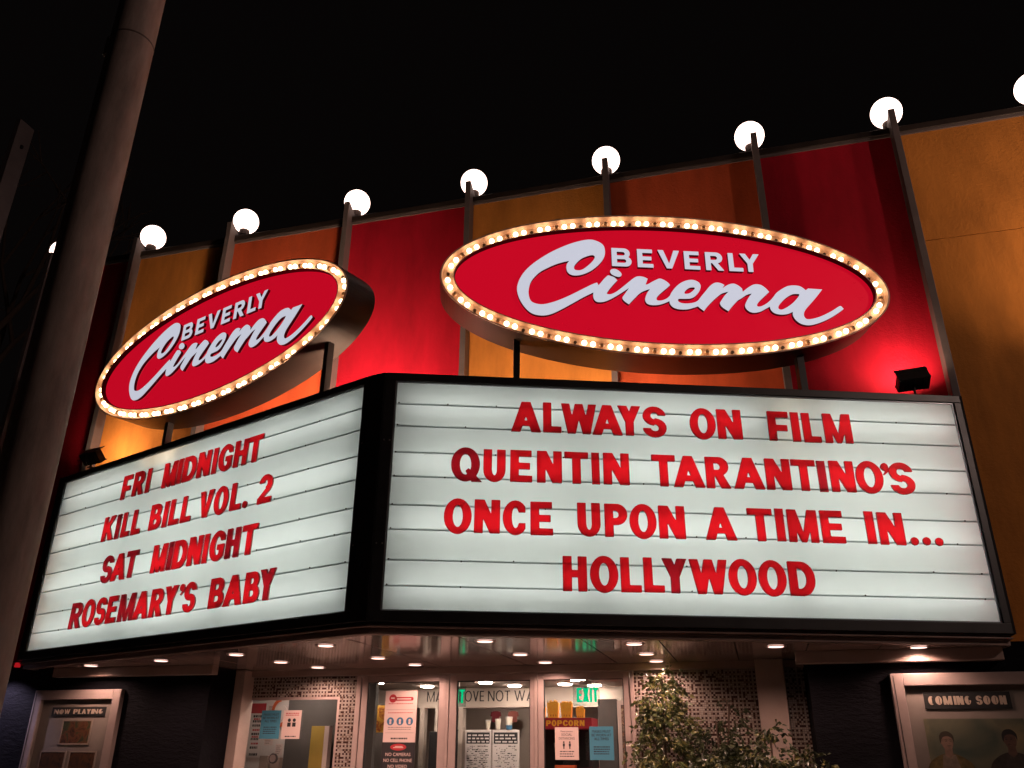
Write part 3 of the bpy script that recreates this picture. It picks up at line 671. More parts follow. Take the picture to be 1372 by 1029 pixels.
def ell_ring(m, e0, y0, e1, y1, N_=128, flip=False):
    k = len(m.v)
    for e, y in ((e0, y0), (e1, y1)):
        for i in range(N_):
            a = 2*math.pi*i/N_; m.v.append(((EA-e)*math.cos(a), y, (EB-e)*math.sin(a)))
    for i in range(N_):
        j = (i+1) % N_; q = [k+i, k+j, k+N_+j, k+N_+i]; m.f.append(q if flip else q[::-1]); m.m.append(m.mi)
bulb_me = MB().sphere((0, 0, 0), .027, 10, 7).mesh('bulb', m_bulb, True)
dead_me = MB().sphere((0, 0, 0), .028, 10, 7).mesh('unlit_bulb', m_deadbulb, True)
sock_me = MB().cyl((0, 0, 0), .017, .014, -.012, .02, 10, 'y').mesh('empty_socket', m_socket)
def oval(loc, rz, label, posts):
    s = thing('oval_sign', label, 'sign', loc, rz, 'oval light bulb signs on the marquee')
    D = .40
    m = MB(); ell_ring(m, 0, D, 0, 0); ell_ring(m, 0, D, .1, D, flip=True); k = len(m.v)
    m.v += [((EA-.1)*math.cos(2*math.pi*i/128), D, (EB-.1)*math.sin(2*math.pi*i/128)) for i in range(128)]; m.f.append([k+i for i in range(128)][::-1]); m.m.append(0)
    m.build('casing', m_casing, s, smooth=False)
    m = MB()
    for a, b in (((0, .0), (0, -.012)), ((0, -.012), (.016, -.012)), ((.016, -.012), (.020, .068)), ((.020, .068), (.132, .072)), ((.132, .072), (.134, -.008)), ((.134, -.008), (.146, -.008))):
        ell_ring(m, a[0], a[1], b[0], b[1])
    m.build('light_trough', m_trough, s)
    m = MB(); ell_ring(m, .146, -.008, .148, .052); m.build('inner_lip', m_casing, s)
    m = MB(); k = 0
    m.v = [((EA-.140)*math.cos(2*math.pi*i/128), .05, (EB-.140)*math.sin(2*math.pi*i/128)) for i in range(128)]; m.f = [list(range(128))]; m.m = [0]
    m.build('red_face', m_face, s)
    # lettering
    m = MB(); extrude(m, [smooth_loop(OUT)]+[smooth_loop(h) for h in HOLES], .012, .049); m.build('script_lettering', [m_script, m_scriptedge], s)['label'] = 'pale script word Cinema'
    m = MB(); extrude(m, [smooth_loop(DOT)], .012, .049); m.build('script_dot', [m_script, m_scriptedge], s)
    B0, B1 = .1945, .412
    for ch, a, b in (('B', -.560, -.356), ('E', -.295, -.132), ('V', -.081, .146), ('E', .192, .354), ('R', .414, .603), ('L', .654, .804), ('Y', .777, .985)):
        m = MB(); extrude(m, glyph(ch, b-a, B1-B0, .25, .2), .012, .049); o = m.build('letter', [m_script, m_scriptedge], s); o.location = (a, 0, B0)
        o['label'] = 'pale block letter %s' % ch
    # bulbs equally spaced along the trough
    n = 114; K = 4000; ea, eb = EA-.076, EB-.076
    pts = [(ea*math.cos(2*math.pi*i/K), eb*math.sin(2*math.pi*i/K)) for i in range(K+1)]
    cum = [0]
    for p, q in zip(pts, pts[1:]): cum.append(cum[-1]+math.hypot(q[0]-p[0], q[1]-p[1]))
    j = 0
    for i in range(n):
        t = cum[-1]*(i+.5)/n
        while cum[j+1] < t: j += 1
        x, z = pts[j]; g = i % 3
        if g < 2: link('bulb', bulb_me, s, (x, .030, z))
        elif (i//3) % 2: link('unlit_bulb', dead_me, s, (x, .034, z))
        else: link('empty_socket', sock_me, s, (x, .060, z))
    for px, pw in posts:
        zb = -EB*math.sqrt(max(0, 1-(px/EA)**2))+.02
        o = box(px-pw, .16, 4.36-loc[2], px+pw, .24, zb).build('support_post', m_black, s)
    return s
ang = math.radians(19.3)
oval((-.448, -1.275, 5.988), ang, 'oval red light bulb sign above the right letter board', [(-1.515, .03), (1.336, .035)])
oval((-5.798, -1.246, 6.02), -ang, 'oval red light bulb sign above the left letter board', [(-.776, .03), (1.888, .03)])

# ------------------------------------------------------------------ globe lamps on the parapet
gx = [-9.845, -8.18, -6.58, -4.79, -3.04, -1.21, .624, 2.24, 3.83]
gl = ['far left globe lamp, mostly hidden behind the big pole', 'globe lamp right of the big pole over the first yellow panel', 'globe lamp between the left yellow and orange panels',
      'globe lamp above the right end of the left oval sign', 'globe lamp at the left end of the brown-yellow panel above the right oval', 'globe lamp above the script C of the right oval sign',
      'globe lamp between the right orange and red panels', 'globe lamp between the right red panel and the large yellow panel', 'rightmost globe lamp, cut off by the picture edge']
for x, lb in zip(gx, gl):
    g = thing('globe_lamp', lb, 'lamp', (x, .16, ZW+.071), 0, 'glowing globe lamps along the parapet')
    MB().cyl((0, 0, 0), .075, .06, 0, .12, 20).cyl((0, 0, .12), .07, .075, 0, .09, 20).build('neck', m_neck, g, bevel=.004)
    MB().sphere((0, 0, .373), .182, 32, 20).build('globe', m_globe, g, smooth=True)

# ------------------------------------------------------------------ floodlights on the marquee
def flood(loc, rz, tilt, label, size=(.30, .16), power=0, col=(1, .66, .44), spread=150, tall=.1, roll=0):
    f = thing('floodlight', label, 'floodlight', loc, rz, 'floodlights lighting the stucco wall')
    a, b = size[0]/2, size[1]/2
    h = link('lamp_head', None, f, (0, 0, tall+b)); h.rotation_euler = (tilt, roll, 0)
    m = MB(); m.box(-a, -.045, -b, a, .045, b)
    for i in range(7): m.box(-a+.02+i*(2*a-.045)/6, -.062, -b+.01, -a+.026+i*(2*a-.045)/6, -.046, b-.01)
    m.build('housing', m_flood, h, bevel=.006)
    v = MB(); v.box(-a-.004, .046, b-.006, a+.004, .11, b+.002); v.box(-a-.004, .046, -b-.002, a+.004, .06, -b+.006); v.build('visor', m_flood, h)
    m = MB(); m.box(-a+.015, .0455, -b+.015, a-.015, .050, b-.015); m.build('lens', m_floodlens, h)
    m = MB(); m.cyl((0, 0, 0), .012, .012, 0, tall+.02, 10); m.box(-.03, -.03, 0, .03, .03, .012); m.build('bracket', m_flood, f)
    if power:
        L = bpy.data.lights.new('flood_beam', 'AREA'); L.shape = 'RECTANGLE'; L.size = 2*a-.04; L.size_y = 2*b-.04; L.energy = power; L.color = col; L.spread = math.radians(spread)
        lo = link('flood_beam', L, h, (0, .056, 0)); lo.rotation_euler = (math.radians(90), 0, 0)
    return f
# area lamps shine along local -Z; rotation of +90 deg about X turns that to +Y (towards the wall)
flood((1.809, -.34, ZT+FT-.0), math.radians(6), math.radians(62), 'small black floodlight on top of the marquee by the right red panel', power=10, roll=math.radians(-6), tall=.09)
flood((-7.766, -.50, ZT+FT-.0), math.radians(-12), math.radians(45), 'small black floodlight on top of the marquee at its left end', power=7, tall=.06)
flood((-3.05, -1.60, 4.36), math.radians(-38), math.radians(42), 'added unseen black floodlight on the marquee roof behind the corner, turned right', size=(.4, .2), power=42)  # unseen roof floodlights from here on, added at estimated spots to light the wall
flood((-3.45, -1.50, 4.36), math.radians(58), math.radians(34), 'added unseen black floodlight on the marquee roof behind the corner, turned left', size=(.4, .2), power=92, spread=115)
flood((-3.9, -.95, 4.36), math.radians(4), math.radians(22), 'added unseen small black floodlight on the marquee roof below the red panel between the ovals', power=9)
flood((-1.25, -.95, 4.36), 0, math.radians(30), 'added unseen black floodlight on the marquee roof behind the right oval sign', power=30)
flood((.25, -.75, 4.36), math.radians(-15), math.radians(16), 'added unseen black floodlight on the marquee roof behind the right part of the right oval', power=44)
flood((-5.9, -.9, 4.36), math.radians(20), math.radians(60), 'added unseen black floodlight on the marquee roof behind the left oval sign', power=230)
flood((5.0, -1.15, 4.7), math.radians(16), math.radians(48), 'added out-of-view black floodlight on a wall arm right of the marquee', power=70, spread=105)  # out-of-view floodlight added to brighten the right yellow panel
wa = thing('added_flood_arm', 'added out-of-view steel wall arm carrying the added floodlight right of the marquee', 'bracket', (5.0, -1.15, 4.68)); box(-.03, 0, -.03, .03, 1.148, .018).build('arm', m_flood, wa)  # arm added only to carry the added floodlight

# ------------------------------------------------------------------ soffit downlights
DL = [(-7.3, -.33), (-6.15, -.63), (-5.02, -.97), (-4.94, -.23), (-4.81, .37), (-3.78, -1.46), (-3.73, -.39), (-3.6, .31), (-2.25, -1.46), (-2.21, -.41), (-2.14, .36), (-1.01, -.99), (-1.0, -.2), (-.98, .46), (.2, -.56), (1.43, -.24)]
DLn = ['over the left poster case', 'between the left poster case and the ticket window', 'front of the row before the ticket window', 'middle of the row before the ticket window', 'against the mosaic over the ticket window',
       'front of the row before the first door', 'middle of the row before the first door', 'closest to the first door', 'front of the row before the middle door', 'middle of the row before the middle door', 'closest to the middle door',
       'front of the row by the tall plant', 'middle of the row by the tall plant', 'directly above the tall plant', 'in front of the right column', 'over the right poster case']
ringm = MB(); 
for a, b in (((.070, -.006), (.092, -.006)), ((.092, -.006), (.097, -.001))):
    k = len(ringm.v)
    for r, z in (a, b):
        for i in range(24): ringm.v.append((r*math.cos(2*math.pi*i/24), r*math.sin(2*math.pi*i/24), z))
    for i in range(24):
        j = (i+1) % 24; ringm.f.append([k+i, k+j, k+24+j, k+24+i]); ringm.m.append(0)
ring_me = ringm.mesh('trim_ring', m_ring)
lens_me = MB().cyl((0, 0, 0), .068, .068, -.007, -.003, 24).mesh('lens', m_down)
for (x, y), n_ in zip(DL, DLn):
    d = thing('downlight', 'round downlight in the soffit, '+n_, 'downlight', (x, y, 2.543), 0, 'downlights in the marquee soffit')
    link('trim_ring', ring_me, d); link('lens', lens_me, d)
    Ls = bpy.data.lights.new('downlight_beam', 'SPOT'); Ls.energy = 43; Ls.color = (1, .60, .48); Ls.spot_size = math.radians(158); Ls.spot_blend = .6; Ls.shadow_soft_size = .04
    link('downlight_beam', Ls, d, (0, 0, -.02))

# ------------------------------------------------------------------ entrance doors
def door(x0, x1, gx0, gx1, label):
    d = thing('glass_door', label, 'door', ((x0+x1)/2, .70, .01), 0, 'glass entrance doors')
    c = (x0+x1)/2; a, b, g0, g1 = x0-c, x1-c, gx0-c, gx1-c
    box(a, -.022, 0, g0, .022, 2.455).build('stile', m_alu, d, bevel=.003); box(g1, -.022, 0, b, .022, 2.455).build('stile', m_alu, d, bevel=.003)
    box(g0+.0005, -.021, 2.388, g1-.0005, .021, 2.455).build('top_rail', m_alu, d, bevel=.003); box(g0+.0005, -.021, 0, g1-.0005, .021, .25).build('bottom_rail', m_alu, d, bevel=.003)
    gk = MB(); gk.box(g0, -.012, .25, g0+.008, .012, 2.388); gk.box(g1-.008, -.012, .25, g1, .012, 2.388); gk.box(g0+.008, -.012, 2.38, g1-.008, .012, 2.388); gk.build('gasket', m_gasket, d)
    box(g0+.008, -.003, .25, g1-.008, .003, 2.38).build('glass', m_glass, d)
    h = MB(); h.tube([(g1+.03, -.06, .85), (g1+.03, -.06, 1.25)], .012, 10); h.tube([(g1+.03, -.06, .87), (g1+.03, -.02, .87)], .009, 8); h.tube([(g1+.03, -.06, 1.23), (g1+.03, -.02, 1.23)], .009, 8)
    h.build('handle', m_alu, d)
door(-4.385, -3.356, -4.312, -3.44, 'glass door with white notice and black no cameras sign')
door(-3.315, -2.345, -3.23, -2.39, 'middle glass door showing the menu boards')
door(-2.300, -1.300, -2.238, -1.368, 'glass door with white distancing notice and blue mask notice')
fr = thing('entrance_frame', 'aluminium frame around the three glass doors', 'door frame', (-2.85, .70, 0))
for a, b in ((-4.45, -4.393), (-3.352, -3.319), (-2.341, -2.304), (-1.296, -1.256)):
    box(a+2.85, -.035, .0, b+2.85, .03, 2.473).build('jamb', m_alu, fr, bevel=.003)
box(-4.40+2.85, -.034, 2.468, -1.29+2.85, .0, 2.474).build('head', m_alu, fr)

# ticket window
tw = thing('ticket_window', 'ticket booth window set in the mosaic wall', 'window', (-5.26, .71, .85))
o = MB(); o.box(-.60, .0, 0, -.57, .05, 1.40); o.box(.565, .0, 0, .595, .05, 1.40); o.box(-.57, .0, 1.37, .565, .05, 1.40); o.box(-.57, 0, 0, .565, .05, .03); o.build('frame', m_alu, tw, bevel=.003)
box(-.57, .02, .03, .565, .026, 1.37).build('glass', m_glass, tw)
box(-.62, -.12, -.03, .62, .0, -.002).build('counter_ledge', m_alu, tw)

# ------------------------------------------------------------------ notices on the glass
def notice(name, label, cat, x0, z0, x1, z1, m_, y=.670, group='notices on the glass'):
    n = thing(name, label, cat, ((x0+x1)/2, y, z0), 0, group)
    w_, h_ = x1-x0, z1-z0
    box(-w_/2, -.001, 0, w_/2, .001, h_).build('sheet', m_, n); return n, w_, h_
def lines(n, zs, h, w_, m_, name='print'):
    """rows of tiny print, drawn as short bars"""
    m = MB(); r = random.Random(2)
    for z in zs:
        x = -w_/2
        while x < w_/2-.01:
            L = r.uniform(.008, .028); m.box(x, -.0016, z, min(x+L, w_/2), -.0012, z+h); x += L+.006
    return m.build(name, m_, n)
n, w_, h_ = notice('notice', 'white notice with red logo and three blue circles on left door', 'notice', -4.08, 1.765, -3.695, 2.302, m_pink)
MB().cyl((-.10, -.0012, .455), .045, .045, -.0012, 0, 20, 'y').box(-.075, -.0024, .43, .13, -.0014, .47).cyl((.13, -.0024, .45), .02, .02, 0, .001, 16, 'y').build('logo', m_redink, n)
MB().box(-.125, -.0032, .452, -.08, -.0026, .466).box(-.05, -.0032, .443, .12, -.0026, .456).build('logo_strokes', m_pink, n)
lines(n, [.395, .30], .008, .3, m_redink)
for i, dx in enumerate((-.115, 0, .115)):
    MB().cyl((dx, -.0012, .215), .042, .042, -.0012, 0, 24, 'y').build('icon', m_blueink, n)
    MB().cyl((dx, -.0026, .225), .014, .014, -.001, 0, 12, 'y').box(dx-.012, -.0036, .185, dx+.012, -.0026, .213).build('pictogram', m_pink, n)
lines(n, [.15, .13], .005, .28, m_ink); lines(n, [.03], .016, .2, m_ink)
MB().box(-.17, -.0018, .095, .17, -.0012, .097).box(-.17, -.0018, .335, .17, -.0012, .337).build('rule', m_ink, n)
n, w_, h_ = notice('notice', 'black no cameras, no cell phone, no video sign on left door', 'notice', -4.085, 1.40, -3.695, 1.762, m_ink, y=.669)
k = MB()
for i in range(2):
    a, b = (.095, .037) if i == 0 else (.085, .028)
m_ = MB(); kk = 0
m_.v = [(.095*math.cos(a*math.pi/16), -.002, .315+.034*math.sin(a*math.pi/16)) for a in range(32)]; m_.f = [list(range(32))]; m_.m = [0]; m_.build('logo', m_redink, n)
MB().box(-.06, -.0032, .306, .06, -.0022, .314).box(-.04, -.0032, .318, .05, -.0022, .326).build('logo_strokes', m_pink, n)
text_mesh('lettering', 'NO CAMERAS', .048, m_pink, n, (0, -.002, .225)); text_mesh('lettering', 'NO CELL PHONE', .048, m_pink, n, (0, -.002, .165), sx=.92); text_mesh('lettering', 'NO VIDEO', .048, m_pink, n, (0, -.002, .105))
n, w_, h_ = notice('notice', 'pale social distancing notice with two standing figures on right door', 'notice', -2.115, 1.60, -1.862, 1.915, m_pink)
text_mesh('lettering', 'Please practice', .022, m_ink, n, (0, -.002, .268)); text_mesh('lettering', 'SOCIAL', .034, m_ink, n, (0, -.002, .232)); text_mesh('lettering', 'DISTANCING', .034, m_ink, n, (0, -.002, .195), sx=.85)
for dx in (-.032, .032): MB().cyl((dx, -.0012, .17), .009, .009, -.001, 0, 12, 'y').prism([(0, 0), (.001, 0), (0, .001)], 0, .0001).box(dx-.011, -.0022, .13, dx+.011, -.0012, .158).box(dx-.006, -.0022, .105, dx+.006, -.0012, .13).build('pictogram', m_ink, n)
lines(n, [.075, .052, .029], .009, .15, m_ink)
n, w_, h_ = notice('notice', 'blue masks must be worn notice on right door', 'notice', -1.745, 1.60, -1.492, 1.922, m_blue)
text_mesh('lettering', 'MASKS MUST\nBE WORN AT\nALL TIMES', .036, m_ink, n, (0, -.002, .262), sx=.95)
lines(n, [.12, .098, .076, .054], .010, .17, m_ink)
n, w_, h_ = notice('notice', 'blue masks notice on the ticket window', 'notice', -5.66, 1.798, -5.405, 2.106, m_blue, y=.712)
text_mesh('lettering', 'MASKS MUST\nBE WORN AT\nALL TIMES', .036, m_ink, n, (0, -.002, .25), sx=.95)
lines(n, [.12, .098, .076, .054], .010, .17, m_ink)
n, w_, h_ = notice('notice', 'pale notice with two figures on the ticket window', 'notice', -5.375, 1.798, -5.14, 2.106, m_pink, y=.712)
lines(n, [.27, .25], .010, .17, m_redink); lines(n, [.02], .012, .14, m_ink)
for dx in (-.032, .032): MB().cyl((dx, -.0012, .20), .020, .020, -.001, 0, 12, 'y').box(dx-.022, -.0022, .13, dx+.022, -.0012, .175).build('pictogram', m_ink, n)

# ------------------------------------------------------------------ inside the booth
box(-6.6, 1.62, .02, -5.82, 1.68, 2.498).build('booth_wall', m_white, bld)
box(-5.82, 1.60, .02, -4.62, 1.68, 2.498).build('booth_wall', m_lobdark, bld)
for i, (x, z, w_, h_) in enumerate(((-6.06, 1.93, .12, .16), (-6.06, 1.74, .12, .16), (-5.90, 1.62, .10, .14), (-6.07, 2.12, .1, .1))):
    q = thing('pinned_paper', ['small printed paper, upper of two on the booth wall', 'small printed paper, lower of two on the booth wall', 'small paper by the trays on the booth wall', 'tiny paper under the booth ceiling'][i], 'paper', (x, 1.612, z), 0, 'papers on the booth wall')
    box(-w_/2, 0, 0, w_/2, .003, h_).build('sheet', m_pink, q)
    m = MB()
    for k in range(5): m.box(-w_*.4, -.001, h_*(.15+.16*k), w_*(.1+.06*((k*7) % 5)), -.0002, h_*(.15+.16*k)+.006)
    m.build('print', m_lobdark, q)
c = thing('ring_clock', 'white wall clock with broad orange ring in the ticket booth', 'clock', (-5.93, 1.60, 2.13))
m = MB()
for i in range(32):
    a, b = 2*math.pi*i/32, 2*math.pi*(i+1)/32
    if i in range(0, 8): continue
    m.poly([(.13*math.cos(a), 0, .18*math.sin(a)), (.09*math.cos(a), 0, .13*math.sin(a)), (.09*math.cos(b), 0, .13*math.sin(b)), (.13*math.cos(b), 0, .18*math.sin(b))][::-1])
m.build('orange_ring', m_orange, c); MB().cyl((0, .005, 0), .09, .09, 0, .02, 28, 'y').build('dial', m_white, c)
n, w_, h_ = notice('price_list', 'tall white price list with a red heading in the ticket booth', 'sign', -6.36, 1.60, -6.14, 2.26, m_white, y=1.60, group='signs in the ticket booth')
MB().box(-.11, -.004, .52, .11, -.002, .64).build('heading_band', m_redink, n); lines(n, [.47, .41, .36, .26, .2, .1, .02], .028, .12, m_ink)
lines(n, [.44, .31, .23, .15], .022, .1, m_redink)
n = thing('microphone_grille', 'round black speaking grille in the booth glass', 'intercom', (-5.44, .725, 1.59)); MB().cyl((0, 0, 0), .055, .05, -.03, .0, 24, 'y').build('grille', m_ink, n); MB().cyl((0, -.031, 0), .04, .035, -.004, 0, 24, 'y').build('mesh_disc', m_lobdark, n)
n = thing('yellow_card_box', 'mustard yellow upright box standing in the ticket booth', 'box', (-5.27, 1.4, 1.0)); box(-.09, 0, 0, .09, .1, .96).build('box_body', m_ybox, n, bevel=.004); box(.0905, 0, 0, .15, .1, .96).build('box_side_flap', m_pink, n)
n = thing('paper_holder', 'pair of grey paper trays on the white booth wall', 'tray', (-5.95, 1.5, 1.2)); box(-.14, 0, 0, -.03, .08, .42).build('tray', m_trim, n); box(.01, 0, 0, .14, .08, .4).build('tray', m_trim, n)
n = thing('booth_desk', 'dark desk inside the ticket booth', 'desk', (-5.3, 1.2, 0)); box(-.6, -.3, .95, .7, .25, 1.0).build('desk_top', m_wood, n); box(-.58, -.25, .02, .68, .2, .949).build('desk_body', m_wood, n)

# ------------------------------------------------------------------ lobby contents
def exit_sign(x0, label):
    e = thing('exit_sign', label, 'exit sign', (x0, 1.2, 2.155), 0, 'clear exit signs over the doors')
    box(0, -.004, 0, .305, .004, .225).build('clear_plate', m_exitplate, e)
    box(.08, -.012, .226, .22, .012, .27).build('ceiling_bracket', m_alu, e); MB().tube([(.15, 0, .27), (.15, 0, .344)], .006).build('hanger', m_alu, e)
    for ch, a, b in (('E', .045, .105), ('X', .115, .185), ('I', .197, .218), ('T', .228, .290)):
        m = MB(); extrude(m, glyph(ch, b-a, .15, .17, .15), -.008, -.0045); o = m.build('letter', [m_exit, m_exit], e); o.location = (a, 0, .04); o['label'] = 'green letter %s' % ch
exit_sign(-2.02, 'green EXIT sign seen through the right door'); exit_sign(-3.60, 'green EXIT sign cut by the frame of the middle door')
pm = thing('popcorn_machine', 'black popcorn machine with a red POPCORN header band', 'popcorn machine', (-2.17, 1.5, 0))
box(-.42, 0, 1.93, .30, .4, 2.045).build('header_band', m_popred, pm, bevel=.004)
MB().box(-.42, 0, .95, -.39, .4, 1.929).box(.26, 0, .95, .30, .4, 1.929).box(-.389, .35, .95, .259, .4, 1.929).build('cabinet_frame', m_ink, pm)
box(-.389, .02, 1.0, .259, .025, 1.929).build('cabinet_glass', m_glass, pm)
MB().cyl((-.05, .2, 1.62), .12, .14, 0, .16, 20).box(-.055, .19, 1.78, -.045, .21, 1.929).build('kettle', m_alu, pm)
for i, ch in enumerate('POPCORN'):
    a = -.235+i*.066; m = MB(); extrude(m, glyph(ch, .056, .062, .3, .24, 40), -.006, -.001); o = m.build('letter', [m_yel, m_yel], pm); o.location = (a, 0, 1.956); o['label'] = 'yellow letter %s' % ch
for i, x in enumerate((-2.50, -2.345, -2.185, -2.02)):
    b_ = thing('popcorn_box', ['leftmost orange popcorn box on the machine', 'tall orange popcorn box second from left on the machine', 'tall orange popcorn box third from left on the machine', 'small orange popcorn box at the right end'][i], 'box', (x, 1.62, 2.046), 0, 'popcorn boxes on the machine')
    h = [.12, .17, .16, .10][i]; ww = [.06, .068, .068, .05][i]
    m = MB(); k = len(m.v)
    m.v += [(-ww*.85, -.03, 0), (ww*.85, -.03, 0), (ww*.85, .03, 0), (-ww*.85, .03, 0), (-ww, -.045, h), (ww, -.045, h), (ww, .045, h), (-ww, .045, h)]
    for q in ((3, 2, 1, 0), (4, 5, 6, 7), (0, 1, 5, 4), (1, 2, 6, 5), (2, 3, 7, 6), (3, 0, 4, 7)): m.f.append(list(q)); m.m.append(0)
    m.build('carton', m_box, b_)
    st = MB()
    for kx in range(4): st.box(-ww*.8+kx*ww*.45, -.05, h*.1, -ww*.8+kx*ww*.45+.006, -.046, h*.22)
    st.build('print', m_redink, b_)
    pc = MB(); rr = random.Random(i)
    for q in range(14): pc.sphere((rr.uniform(-ww, ww)*.8, rr.uniform(-.03, .03), h+rr.uniform(0, .02)), .015, 6, 4)
    pc.build('popcorn', m_yel, b_)
ct = thing('concession_counter', 'long lobby concession counter under the popcorn machine', 'counter', (-2.6, 1.45, 0)); box(-.7, 0, .02, 1.1, .6, .90).build('counter_body', m_wood, ct); box(-.75, -.04, .901, 1.15, .64, .945).build('counter_top', m_ink, ct)
mbd = thing('menu_board', 'pair of framed black and white menu boards under the lettering', 'menu board', (-3.5, 2.99, 1.0))
for a, b in ((-.375, -.01), (.01, .378)):
    fo = box(a, -.03, 0, b, 0, .962).build('board_frame', m_white, mbd, bevel=.004)
    box(a+.02, -.034, .79, b-.02, -.031, .93).build('heading_strip', m_ink, mbd)
    m = MB(); r = random.Random(int(a*100)+50)
    for z in (.885, .845, .805):
        x = a+.04
        while x < b-.05: L = r.uniform(.03, .08); m.box(x, -.037, z, min(x+L, b-.03), -.0345, z+.018); x += L+.02
    m.build('heading_print', m_white, mbd)
    m = MB()
    for z in np.arange(.05, .76, .022):
        x = a+.03
        while x < b-.04:
            L = r.uniform(.006, .04)
            if r.random() < (.55 if a < 0 else .4): m.box(x, -.0335, z, min(x+L, b-.03), -.0305, z+r.uniform(.004, .013))
            x += L+.008
    m.build('menu_print', m_ink, mbd)
for i, (x, s_) in enumerate(((-3.56, .85), (-3.42, .95), (-3.265, 1.15))):
    cp = thing('paper_cup', ['small', 'medium', 'large blue-footed'][i]+' paper cup on top of the menu boards', 'cup', (x, 2.975, 1.963), 0, 'paper cups above the menu')
    MB().cyl((0, 0, 0), .03*s_, .042*s_, .0, .13*s_, 18).build('cup_body', m_cup, cp); MB().cyl((0, 0, .13*s_), .045*s_, .045*s_, 0, .012, 18).build('rim', m_white, cp)
    if i == 2: MB().cyl((0, 0, .001), .033*s_, .037*s_, 0, .055, 18).build('printed_band', m_blueink, cp)
for i, x in enumerate((-3.78, -3.50, -3.15)):
    ts = thing('hanging_shirt', ['leftmost', 'middle', 'rightmost'][i]+' dark red shirt hanging behind the menu', 'shirt', (x-.15, 4.6, 2.12), 0, 'dark shirts on the back wall')
    m = MB(); sh = [(q[0]*.62, q[1]*.72) for q in ((-.12, .2), (-.05, .22), (.05, .22), (.12, .2), (.14, .12), (.09, .11), (.09, 0), (-.09, 0), (-.09, .11), (-.14, .12))]
    extrude(m, [sh], -.02, 0); m.build('cloth', [mat('shirt_%d' % i, [(.20, .02, .03), (.32, .09, .07), (.08, .03, .03)][i], .8)]*2, ts)
sb = thing('price_board', 'narrow white price board with black rows beside the menus', 'sign', (-2.78, 2.97, 1.3)); box(-.13, 0, 0, .16, .015, .85).build('board', m_lobwall, sb); lines(sb, [.8, .74, .68, .62, .54, .5, .42], .02, .24, m_ink); box(-.12, -.004, .05, .1, 0, .28).build('dark_picture', m_ink, sb)
fp = thing('framed_poster', 'tall framed collage poster beyond the right door', 'poster', (-1.36, 2.4, .9)); box(-.35, 0, 0, .35, .03, 1.38).build('frame', m_pink, fp, bevel=.004); box(-.30, -.004, .05, .30, -.001, 1.33).build('print', m_comic, fp)
fp = thing('framed_poster', 'yellow poster on the far left lobby wall', 'poster', (-4.64, 1.9, 1.9)); box(-.14, 0, 0, .12, .02, .32).build('print', m_comic2, fp)
cb = thing('display_cabinet', 'black display cabinet with glass front behind the left door', 'cabinet', (-4.13, 2.6, 0)); MB().box(-.14, .03, .02, .16, .3, 1.93).build('cabinet_body', m_ink, cb, bevel=.006); box(-.13, .015, 1.42, .15, .029, 1.46).build('shelf_edge', m_alu, cb)
mk = thing('concession_sign', 'orange and magenta candy display on the counter', 'display', (-2.1, 1.47, .946)); box(-.18, -.1, 0, .05, 0, .60).build('orange_box', m_orange, mk); box(.12, -.12, .35, .42, -.02, .57).build('magenta_box', m_pinkbright, mk); box(.2, -.08, 0, .3, -.05, .349).build('stand', m_ink, mk)
ls = [((-4.73, 1.86), 'above the yellow poster, left lobby'), ((-4.30, 2.55), 'seen just left of the letter M'), ((-3.34, 2.11), 'above the word NOT'), ((-3.10, 2.63), 'above the word WAR'), ((-2.39, 2.52), 'left of the right EXIT sign'),
      ((-2.10, 1.90), 'directly over the right EXIT sign'), ((-2.05, 2.75), 'behind the right EXIT sign'), ((-5.5, 1.15), 'over the ticket booth desk'), ((-3.6, 4.0), 'behind the lettering, over the kitchen'), ((-1.2, 1.5), 'inside, right of the doors')]
for (x, y), n_ in ls:
    d = thing('lobby_ceiling_lamp', 'flat round lobby ceiling lamp, '+n_, 'ceiling lamp', (x, y, 2.499), 0, 'lobby ceiling lamps')
    MB().cyl((0, 0, 0), .085, .085, -.016, -.004, 24).build('lens', m_lamp2, d); MB().cyl((0, 0, 0), .10, .10, -.004, -.0005, 24).build('rim', m_alu, d)

